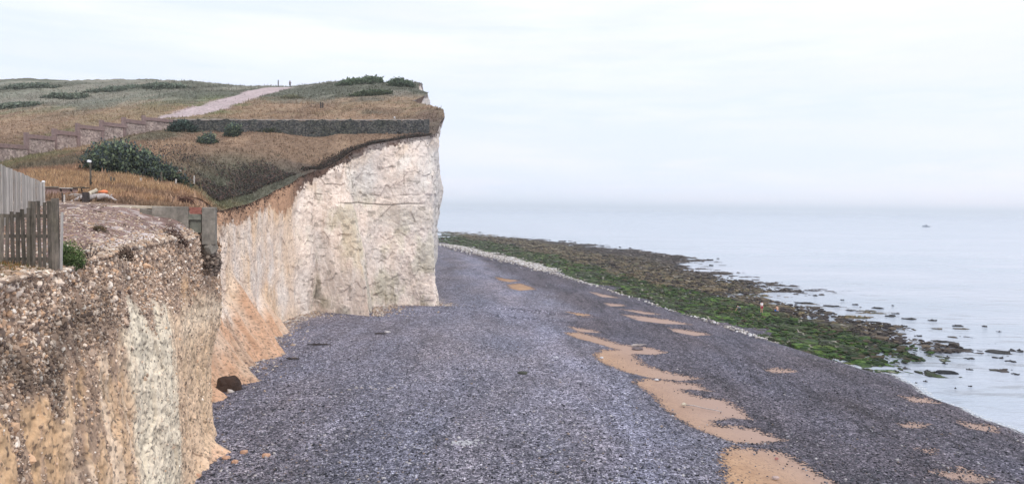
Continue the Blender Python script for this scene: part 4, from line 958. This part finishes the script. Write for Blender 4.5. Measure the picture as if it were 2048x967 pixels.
def hand_chain(J, E, w, dirv):
    b = len(J); w = Vector(w); dv = Vector(dirv).normalized(); s = dv.orthogonal().normalized()
    J.append((*(w + dv*.05), .034, .02)); 
    for k, (o_, l_) in enumerate(((-.027, .075), (-.009, .088), (.009, .082), (.027, .065))):
        p1 = w + dv*.095 + s*o_; p2 = p1 + dv*l_*.5; p3 = p2 + dv*l_*.5 - Vector((0, 0, .01))
        i = len(J); J += [(*p1, .009), (*p2, .0085), (*p3, .007)]; E += [(b, i), (i, i+1), (i+1, i+2)]
    i = len(J); p1 = w + dv*.05 + s*.04; p2 = p1 + dv*.04 + s*.02; J += [(*p1, .011), (*p2, .009)]; E += [(b, i), (i, i+1)]
    return b
def person(label, loc, rz, pose, tops, legs, hairm, bare=False, group=None, bag=None):
    t = thing('person', label, 'person', loc, rz, group)
    P = pose; J = []; E = []
    names = ['pelvis', 'waist', 'chest', 'neck', 'headb', 'head']; rad = [.13, .115, .14, .055, .07, .09]
    for n_, r_ in zip(names, rad): J.append((*P[n_], r_))
    for i in range(5): E.append((i, i+1))
    for s in ('l', 'r'):
        i = len(J); J += [(*P['hip'+s], .095), (*P['knee'+s], .058), (*P['ank'+s], .038), (*P['toe'+s], .032)]; E += [(0, i), (i, i+1), (i+1, i+2), (i+2, i+3)]
        i = len(J); J += [(*P['sh'+s], .055), (*P['elb'+s], .040), (*P['wr'+s], .026)]; E += [(2, i), (i, i+1), (i+1, i+2)]
        d = Vector(P['wr'+s]) - Vector(P['elb'+s]); b = hand_chain(J, E, P['wr'+s], d); E.append((i+2, b))
    skin('body', J, E, M_skin, t)
    if tops:
        J = [(*P['pelvis'], .148), (*P['waist'], .135), (*P['chest'], .158), (*(Vector(P['chest']).lerp(Vector(P['neck']), .6)), .08)]; E = [(0,1),(1,2),(2,3)]
        for s in 'lr':
            i = len(J); e_ = Vector(P['sh'+s]).lerp(Vector(P['elb'+s]), .75); J += [(*P['sh'+s], .072), (*e_, .058)]; E += [(2, i), (i, i+1)]
        skin('shirt', J, E, tops, t)
    if legs:
        m_, ln = legs; J = [(*P['waist'], .13), (*P['pelvis'], .152)]; E = [(0, 1)]
        for s in 'lr':
            i = len(J); k = Vector(P['knee'+s]); h = Vector(P['hip'+s])
            if ln <= 1: J += [(*h, .115), (*h.lerp(k, ln), .09)]; E += [(1, i), (i, i+1)]
            else: J += [(*h, .115), (*k, .078), (*k.lerp(Vector(P['ank'+s]), .9), .06)]; E += [(1, i), (i, i+1), (i+1, i+2)]
        skin('shorts' if ln <= 1 else 'trousers', J, E, m_, t, root=1)
    h = Vector(P['head']); V = ICO2_V * np.array([.098, .112, .115]) ; keep = V.copy(); V[:, 2] += .035; V[:, 1] -= .02
    V = V + np.array(h); hr = link('hair', np_mesh('hair', V, ICO2_F), hairm, t)
    if hairm is M_hair and bag == 'long': skin('ponytail', [(h.x, h.y-.08, h.z, .06), (h.x, h.y-.12, h.z-.15, .05), (h.x, h.y-.11, h.z-.28, .03)], [(0,1),(1,2)], hairm, hr)
    fm = MB()
    fm.tube([h + Vector((0, .088, -.01)), h + Vector((0, .115, -.035))], [.012, .016], 6)
    fm.build('nose', M_skin, t)
    MB().box(h + Vector((-.035, .092, .012)), (.022, .01, .01)).build('eye', M_hair, t); MB().box(h + Vector((.035, .092, .012)), (.022, .01, .01)).build('eye', M_hair, t)
    MB().box(h + Vector((0, .088, -.065)), (.045, .01, .009)).build('mouth', M_red, t)
    return t
STAND = dict(pelvis=(0,0,.96), waist=(0,0,1.10), chest=(0,-.01,1.32), neck=(0,0,1.49), headb=(0,.01,1.57), head=(0,.02,1.66), hipl=(-.10,0,.92), kneel=(-.12,.03,.50), ankl=(-.13,-.02,.08), toel=(-.14,.14,.03),
  hipr=(.10,0,.92), kneer=(.13,.05,.50), ankr=(.15,.02,.08), toer=(.17,.18,.03), shl=(-.19,0,1.42), elbl=(-.25,-.04,1.13), wrl=(-.20,.12,.93), shr=(.19,0,1.42), elbr=(.27,-.03,1.13), wrr=(.24,.10,.92))
BENT = dict(pelvis=(0,-.28,.62), waist=(0,-.18,.72), chest=(0,.04,.84), neck=(0,.20,.90), headb=(0,.26,.92), head=(0,.33,.92), hipl=(-.10,-.26,.58), kneel=(-.15,.08,.46), ankl=(-.14,-.14,.08), toel=(-.15,.04,.03),
  hipr=(.10,-.26,.58), kneer=(.16,.10,.44), ankr=(.16,-.10,.08), toer=(.18,.08,.03), shl=(-.19,.12,.86), elbl=(-.22,.22,.60), wrl=(-.14,.34,.36), shr=(.19,.12,.86), elbr=(.23,.24,.60), wrr=(.12,.38,.38))
SQUAT = dict(pelvis=(0,-.14,.34), waist=(0,-.12,.48), chest=(0,-.02,.72), neck=(0,.06,.89), headb=(0,.09,.96), head=(0,.12,1.05), hipl=(-.11,-.12,.32), kneel=(-.26,.24,.44), ankl=(-.20,.02,.08), toel=(-.23,.18,.03),
  hipr=(.11,-.12,.32), kneer=(.26,.24,.44), ankr=(.20,.02,.08), toer=(.23,.18,.03), shl=(-.19,.02,.80), elbl=(-.28,.20,.60), wrl=(-.14,.36,.40), shr=(.19,.02,.80), elbr=(.28,.20,.60), wrr=(.12,.38,.40))
def onreef(px, py):
    p_ = zreef(px, py); p_[2] = reefz(p_[0], p_[1]) ; return p_
person('person standing on the green reef in a white top and red shorts', onreef(1523, 624), R(200), STAND, M_whitec, (M_red, .85), M_hair, bag='long')
person('person bending down on the reef in dark clothes, left of the standing one', onreef(1477, 625), R(70), BENT, M_grey, (M_black, 2), M_hair)
person('bare backed person squatting on the reef in blue trousers', onreef(1554, 624), R(10), SQUAT, None, (M_blue, 2), M_hair)
pw_loc = hill(580, 175.5, 150); 
if pw_loc[1] > 230: pw_loc = at(580, 175.5, 196); pw_loc[2] = zh(pw_loc[0], pw_loc[1])
person('person in dark clothes walking along the skyline at the top of the path', pw_loc, R(20), STAND, M_black, (M_black, 2), M_hair)
# ------------------------------------------------------------------ boat
def boat():
    d = CZ*F/(453.3 - hy(1852)); b = at(1852, 453.3, d); b[2] = 0
    t = thing('motor_boat', 'small grey cabin motor boat alone far out on the sea', 'boat', b, R(175))
    L = 7.6; V = []; n = 13
    for k in range(n):
        u = k/(n-1); x = -L/2 + L*u; w_ = 1.15*(1 - max(0, (u-.45)/.55)**2.2) * (.9 + .1*min(1, u*5)); sh = .75 + .45*u**2
        V += [(x, -w_, sh), (x, -w_*.85, .0), (x, 0, -.35 + .3*u**4), (x, w_*.85, .0), (x, w_, sh)]
    Fq = []
    for k in range(n-1):
        for j in range(4): Fq.append([k*5+j, k*5+j+1, (k+1)*5+j+1, (k+1)*5+j])
        Fq.append([k*5, (k+1)*5, (k+1)*5+4, k*5+4])
    Fq.append([4, 3, 2, 1, 0]); m = MB(); m.V = V; m.F = Fq; m.build('hull', cmat('boat_hull', (88, 98, 118), .5), t)
    c = MB().box((-.2, 0, 1.55), (2.6, 1.6, 1.3), None, .68).build('cabin', cmat('boat_cabin', (150, 158, 172), .5), t, bevel=.06)
    MB().box((-.2, 0, 1.62), (2.3, 1.66, .4), None, .85).build('window_band', cmat('boat_glass', (70, 78, 92), .2), c)
    MB().tube([(-.6, 0, 2.1), (-.7, 0, 3.0)], .04, 6).build('mast', M_dark, t)
    MB().box((-3.95, 0, .7), (.4, .5, .9), jit=.03).build('outboard_motor', M_dark, t, bevel=.05)
    MB().tube([(1.2, -.6, 1.1), (1.3, -.6, 1.6), (3.2, -.1, 1.9), (3.2, .1, 1.9), (1.3, .6, 1.6), (1.2, .6, 1.1)], .03, 6).build('bow_rail', M_dark, t)
boat()
# ------------------------------------------------------------------ rocks in the shallows
RK = [(1791,627,20),(1820,638,40),(1863,641,22),(1915,652,24),(1969,653,12),(1998,663,14),(1782,632,34),(1756,616,30),(1709,609,18),(1685,600,10),(1630,591,14),(1785,611,6),(1896,685,50),(1933,699,46),(1995,705,60),(2033,702,34),(1993,716,28),(1894,706,26),(1894,715,18),(1938,718,26),(2022,723,26),(1855,743,16),(1859,754,10),(1851,764,12),(1938,740,14),(1940,774,10),(1832,767,7),(1793,745,12),(1809,738,32),(1911,778,6),(1822,710,22),(2031,749,26),(1600,583,24),(1575,577,22),(1660,612,40),(1720,655,46),(1760,662,60),(1725,668,50),(1850,690,44),(1800,694,50),(1690,640,60),(1745,644,40),(1650,626,50),(1610,606,40),(1700,621,20),(1805,652,24),(1836,672,22),(2005,740,12),(1890,728,14),(1420,520,18),(1422,531,10),(1436,517,8),(1130,482,6),(1150,484,8),(1190,489,8),(1205,491,10),(1240,494,6),(1260,496,5),(1100,480,5),(960,464,8),(1085,478,6)]
gp = 'low dark rocks breaking the shallow water'
for k, (px, py, wpx) in enumerate(RK):
    p_ = at(px, py, (CZ-.05)*F/(py - hy(px))); w_ = wpx/F*p_[1]/2*.75
    sd_ = random.random()*90; V = ICO2_V.copy() * (1 + .75*fbm(ICO2_V[:, 0]*1.5 + sd_, ICO2_V[:, 1]*1.5, 0*ICO2_V[:, 2], 3, 9) + .12*rng.normal(0, 1, len(ICO2_V)))[:, None]; V[:, 2] = np.clip(V[:, 2], -.5, .5)
    hgt_ = (.15 if p_[1] < 150 else .40) * random.uniform(.6, 1.3)
    V *= np.array([w_, min(w_*random.uniform(.6, 1.1), 2.2), hgt_]) ; V[:, 2] += .03
    V = V + np.column_stack([.12*w_*fbm(V[:, 0]*3/w_, V[:, 1]*3/w_, 0*V[:, 0] + sd_, 3, 8), 0*V[:, 0], .07*rng.normal(0, 1, len(V))]); V = V @ np.array(Matrix.Rotation(random.uniform(-.3, .3), 3, 'Z')).T
    cc = np.tile(alb((58, 56, 56), 1), (len(V), 1)) * rng.uniform(.5, 1.3, (len(V), 1))
    o = link('rock', np_mesh('rock', V, ICO2_F, cc, False), M_reef, None, p_)
    far_ = p_[1] > 150
    tag(o, 'small dark rock at the far seaward edge of the reef' if far_ else 'low dark rock ledge in the shallows off the reef tip', 'rock', 'far rocks along the reef edge' if far_ else gp)
def bigrock(name, px, py, wpx, h, label, c, zf=None, dep=.6, cat='rock', group=None, mat=None):
    if zf is None: p_ = at(px, py, (CZ-.02)*F/(py - hy(px)))
    else: p_ = beach(px, py)
    w_ = wpx/F*p_[1]/2; bm = bmesh.new(); bmesh.ops.create_icosphere(bm, subdivisions=3, radius=1)
    s = random.random()*50
    V = np.array([v.co[:] for v in bm.verts]); Fq = np.array([[v.index for v in f.verts] for f in bm.faces]); bm.free()
    V = np.sign(V)*np.abs(V)**.7; V = V*(1 + .3*fbm(V[:, 0]*1.6+s, V[:, 1]*1.6, V[:, 2]*1.6, 3, 5))[:, None]; V[:, 2] = np.where(V[:, 2] < -.3, -.3, V[:, 2])
    V *= np.array([w_, w_*dep, h]); cc = np.tile(alb(c, 1), (len(V), 1)) * (1 + .35*fbm(V[:, 0]*5, V[:, 1]*5, V[:, 2]*5, 3, 6))[:, None]
    o = link(name, np_mesh(name, V, Fq, cc, False), mat or M_stone, None, p_); tag(o, label, cat, group); return o
bigrock('rock', 1895, 748, 42, .38, 'largest dark flat topped rock standing alone in the shallow water', (44, 46, 50), None, .5, mat=M_reef)
bigrock('rock', 1756, 731, 26, .35, 'green weed covered rock at the landward end of the reef', (50, 66, 44), None, .6, mat=M_reef)
bigrock('rock', 1045, 747, 20, .22, 'dark greenish stone lying alone in the middle of the shingle', (84, 86, 78), 1)
bigrock('rock', 458, 779, 46, 1.0, 'dark brown boulder wedged in the foot of the debris fan', (72, 58, 52), 1, .8, mat=M_cliff)
bigrock('rock', 1275, 697, 22, .20, 'grey stone on the sand patch beyond the driftwood pole', (120, 112, 116), 1)
bigrock('chalk_lump', 775, 664, 12, .15, 'white chalk lump on the shingle below the buttress', (210, 205, 205), 1)
bigrock('chalk_lump', 1112, 715, 10, .10, 'flat whitish chalk piece on the mid shingle left of the sand', (205, 205, 215), 1)
bigrock('chalk_lump', 1203, 715, 7, .12, 'white stone at the left tip of the long sand patch', (220, 220, 225), 1)
bigrock('chalk_lump', 1313, 759, 8, .10, 'white stone on the shingle bar between two sand patches', (220, 220, 225), 1)
bigrock('chalk_lump', 1551, 955, 14, .10, 'pale flat stone on the nearest sand patch', (190, 170, 165), 1)
bigrock('chalk_lump', 1553, 917, 7, .10, 'small pinkish stone at the top of the nearest sand patch', (180, 130, 125), 1)
bigrock('chalk_lump', 1285, 954, 6, .08, 'tiny white stone on the near shingle left of the sand', (215, 215, 220), 1) if False else None
for k in range(34):
    px = 930 + random.gauss(0, 16); py = 886 + random.gauss(0, 3.5)
    bigrock('chalk_lump', px, py, random.uniform(4, 9), random.uniform(.05, .09), 'white chalk lump in the loose cluster on the near shingle', (200, 200, 206), 1, group='chalk lumps clustered on the near shingle')
for k in range(8):
    bigrock('chalk_lump', 752 + random.gauss(0, 22), 776 + random.gauss(0, 2), random.uniform(4, 8), .06, 'white chalk lump in the thin line on the mid shingle', (196, 190, 186), 1, group='chalk lumps in a line on the mid shingle')
for px, py, w__ in ((438,905,22),(452,917,16),(488,905,14),(532,912,16),(470,925,12),(395,953,14)):
    bigrock('sandstone_lump', px, py, w__, .16, 'buff lump fallen at the foot of the near cliff', (205, 165, 140), 1, .8, group='buff lumps at the near cliff foot')
def pole_on_sand():
    a = Vector(beach(1370, 811)); b = Vector(beach(1446, 825)); t = thing('driftwood_pole', 'long thin driftwood pole with a pale knob lying on the sand', 'driftwood', a)
    d = b-a; P = [Vector((0, 0, .08)), d*.2 + Vector((.05, .1, .12)), d*.5 + Vector((0, .06, .08)), d*.8 + Vector((0, 0, .1)), d + Vector((0, .12, .05))]
    MB().tube(P, [.05, .045, .04, .035, .025], 7).build('trunk', M_drift, t, smooth=True)
    V = ICO2_V*np.array([.2, .16, .13])*(1 + rng.normal(0, .1, (len(ICO2_V), 1))) + np.array([-.08, 0, .12]); link('root_knob', np_mesh('root_knob', V, ICO2_F), M_concpale, t)
pole_on_sand()
def sticks(px, py, L, label, n, mat, group=None):
    b = beach(px, py); t = MB()
    for k in range(n):
        an = random.uniform(-.5, .5); o_ = Vector((random.uniform(-.3, .3), random.uniform(-.15, .15), .05 + .03*k)); v = Vector((math.cos(an), math.sin(an), random.uniform(-.03, .08)))*L*random.uniform(.5, 1)
        t.tube([o_ - v/2, o_ + Vector((0, .03, .03)), o_ + v/2], [.04, .045, .025], 6)
    o = t.build('driftwood_sticks', mat, None, b); tag(o, label, 'driftwood', group)
sticks(1277, 692, 1.3, 'tangle of grey driftwood sticks on the long sand patch', 7, M_drift)
sticks(583, 718, 1.0, 'dark piece of timber lying on the shingle near the debris fans', 3, M_dark)
sticks(640, 690, 2.0, 'thin dark sticks lying on the shingle in front of the recess', 3, M_dark)
sticks(757, 668, 1.5, 'small sticks washed up on the shingle below the buttress', 3, M_dark)
# chalk boulders along the toe of the beach
cl_pts = [(888,488),(930,497),(996,512),(1050,527),(1099,543),(1150,560),(1195,574),(1240,588),(1294,605),(1380,632),(1459,656),(1520,677),(1600,695),(1680,720)]
W_ = [beach(*c_) for c_ in cl_pts]; cen = []; cs = []
for i in range(len(W_)-1):
    cnt = (800, 950, 800, 560, 190, 80, 35, 25, 45, 60, 80, 60, 30)[i]
    for k in range(cnt):
        f = random.random(); p_ = W_[i]*(1-f) + W_[i+1]*f; wdt = (6.0, 6.2, 5.0, 3.6, 1.9, 1.1, .9, .8, .8, .8, .8, .6, .5)[i]
        x = p_[0] + random.gauss(.2, wdt*.5); d = p_[1]; cen.append((x, d, float(zbeach(np.array([x]), np.array([d]))[0]) + .08)); cs.append(random.uniform(.10, .30)*(1.5 if i < 4 else .8))
ca = np.array([alb(c_, 1) for c_ in ((212,206,202),(190,182,176),(160,152,148),(222,220,222))])[rng.integers(0, 4, len(cen))]
o = stones('chalk_boulders', np.array(cen), np.array(cs), ca, M_stone, .5, .6); tag(o, 'strip of white chalk boulders between the shingle and the green reef', 'boulders', kind='stuff')
# scattered chalk bits at the foot of the cliff and weed rocks on the reef
n = 2600; d_ = np.where(rng.random(n) < .4, rng.uniform(90, 102, n), rng.uniform(48, 104, n)); x_ = baseX(d_) + rng.exponential(1.1, n) + .2 + np.where((d_ > 49) & (d_ < 82), 1.8*np.exp(-((d_-66)/12)**2), 0); z_ = zbeach(x_, d_) + .03
ca = np.array([alb(c_, 1) for c_ in ((205,196,190),(190,170,152),(160,140,128))])[rng.integers(0, 3, n)]
o = stones('fallen_chalk', np.column_stack([x_, d_, z_]), np.clip(np.exp(rng.normal(math.log(.07), .6, n)), .03, .3), ca, M_stone, .5, .6); tag(o, 'small fallen chalk bits along the foot of the cliff', 'chalk rubble', kind='stuff')
n = 9000; d_ = 1/rng.uniform(1/380., 1/66., n); x_ = shoreX(d_) + rng.uniform(0, 1, n)*np.interp(d_, [60, 110, 200, 380], [30, 36, 40, 50]); sdr = polydist(x_, d_, rpoly); ok = (sdr > -1.5); x_, d_, sdr = x_[ok], d_[ok], sdr[ok]
tg_ = (x_ - shoreX(d_))/np.interp(d_, [60, 80, 110, 150, 200, 300, 450], gw_tab) + .3*fbm(x_*.09, d_*.05, 0*x_, 3, 101)
gcol = np.array([alb(c_, 1) for c_ in ((34,54,26),(62,88,36),(48,62,34),(78,70,56))]); bcol = np.array([alb(c_, 1) for c_ in ((48,43,44),(66,58,56),(82,74,68),(104,92,78))])
k4 = rng.integers(0, 4, len(x_)); cc = np.where((tg_ < .85)[:, None], gcol[k4], bcol[k4])
zz_ = np.array([max(.02, v) for v in (.2 + np.clip(sdr*.02, 0, .2) + 0*x_)])
o = stones('reef_rocks', np.column_stack([x_, d_, zz_]), np.clip(np.exp(rng.normal(math.log(.24), .5, len(x_))), .1, .8) * np.interp(d_, [60, 120, 300], [.9, 1, 1.6]), cc, M_reef, .12, .36, .22, False, False)
tag(o, 'countless weed covered green and brown rocks scattered over the reef', 'reef rocks', kind='stuff')

# thin broken foam along the near waterline
fd = np.linspace(30, 96, 700); gxs = np.linspace(-3, 12, 300); zz2 = zbeach(shoreX(fd)[:, None] + gxs[None, :], np.repeat(fd[:, None], 300, 1))
wl = shoreX(fd) + gxs[np.argmax(zz2 < .01, axis=1)]; wl = blur1(wl, 4)
us = np.linspace(-1, 1, 14); fx = wl[:, None] + us[None, :]*(.55 + .35*fbm(fd*.5, 0*fd, 0*fd, 3, 132))[:, None]; fD = np.repeat(fd[:, None], 14, 1)
fz = np.maximum(zbeach(fx, fD) + .015, .02)
mf, nt, b = new_mat('foam_material'); b.inputs['Base Color'].default_value = (.78, .80, .82, 1)
al = noise(nt, geo_pos(nt), 3.2, 6, .75); nt.links.new(ramp(nt, al, [(.48, 0.0), (.58, .85)]), b.inputs['Alpha'])
fo = link('foam', np_mesh('foam', np.stack([fx, fD, fz], -1).reshape(-1, 3), grid_faces(700, 14)), mf); tag(fo, 'thin broken white foam along the near waterline', 'foam', kind='stuff')


# ------------------------------------------------------------------ world & light
SUN_EL, SUN_AZ = R(48), R(150)
w = bpy.data.worlds.new('World'); scene.world = w; w.use_nodes = True; nt = w.node_tree
bg = nt.nodes['Background']
sky = nt.nodes.new('ShaderNodeTexSky'); sky.sky_type = 'NISHITA'; sky.sun_disc = False; sky.sun_elevation = SUN_EL; sky.sun_rotation = SUN_AZ
tc = nt.nodes.new('ShaderNodeTexCoord'); sep = nt.nodes.new('ShaderNodeSeparateXYZ'); nt.links.new(tc.outputs['Generated'], sep.inputs[0])
mp = nt.nodes.new('ShaderNodeMapping'); mp.inputs['Scale'].default_value = (1.0, 1.0, 7.0); mp.inputs['Rotation'].default_value = (0, R(6), 0); nt.links.new(tc.outputs['Generated'], mp.inputs[0])
grad = ramp(nt, sep.outputs[2], [(.0, lin((247, 243, 254))), (.06, lin((247, 245, 254))), (.15, lin((240, 245, 255))), (.24, lin((246, 249, 255))), (.6, lin((250, 251, 255)))])
cn = noise(nt, mp.outputs[0], 1.6, 5, .55)
cm = ramp(nt, cn, [(.42, 0.0), (.56, 1.0)])
cl_ = mixn(nt, mathn(nt, 'MULTIPLY', cm, .8), grad, tuple(lin((224, 235, 252))))
cn2 = noise(nt, mp.outputs[0], 3.1, 4, .5); cl_ = mixn(nt, mathn(nt, 'MULTIPLY', ramp(nt, cn2, [(.45, 0.0), (.7, 1.0)]), .5), cl_, tuple(lin((247, 246, 251))))
skys = mixn(nt, 1.0, sky.outputs[0], (.08, .08, .08), 'MULTIPLY')
fin = mixn(nt, .97, skys, cl_)
nt.links.new(fin, bg.inputs['Color']); bg.inputs['Strength'].default_value = 1.14
sl = bpy.data.lights.new('sun', 'SUN'); sl.energy = 1.3; sl.angle = R(14); sl.color = (1, .95, .9)
so = bpy.data.objects.new('sun', sl); COL.objects.link(so)
# sky texture: rotation measured from +Y clockwise
dirv = Vector((math.sin(SUN_AZ) * math.cos(SUN_EL), math.cos(SUN_AZ) * math.cos(SUN_EL), math.sin(SUN_EL)))
so.rotation_euler = dirv.to_track_quat('Z', 'Y').to_euler(); so.location = (0, -20, 60)
HAZE = True
if HAZE:
    mb = MB().box((0, 14000, 21), (62000, 30000, 86)); hz_o = mb.build('haze', None); tag(hz_o, 'thin sea haze hanging over the beach and the water', 'haze', kind='stuff')
    m = bpy.data.materials.new('haze_material'); m.use_nodes = True; nt = m.node_tree; nt.nodes.remove(nt.nodes['Principled BSDF'])
    vs_ = nt.nodes.new('ShaderNodeVolumeScatter'); vs_.inputs['Color'].default_value = (1, 1, 1, 1); vs_.inputs['Density'].default_value = .0003; vs_.inputs['Anisotropy'].default_value = 0.8
    nt.links.new(vs_.outputs[0], nt.nodes['Material Output'].inputs['Volume']); hz_o.data.materials.append(m)
scene.view_settings.view_transform = 'Standard'; scene.view_settings.look = 'None'; scene.view_settings.exposure = 0
scene.cycles.volume_bounces = 4; scene.cycles.max_bounces = 6; scene.cycles.diffuse_bounces = 2; scene.cycles.glossy_bounces = 2
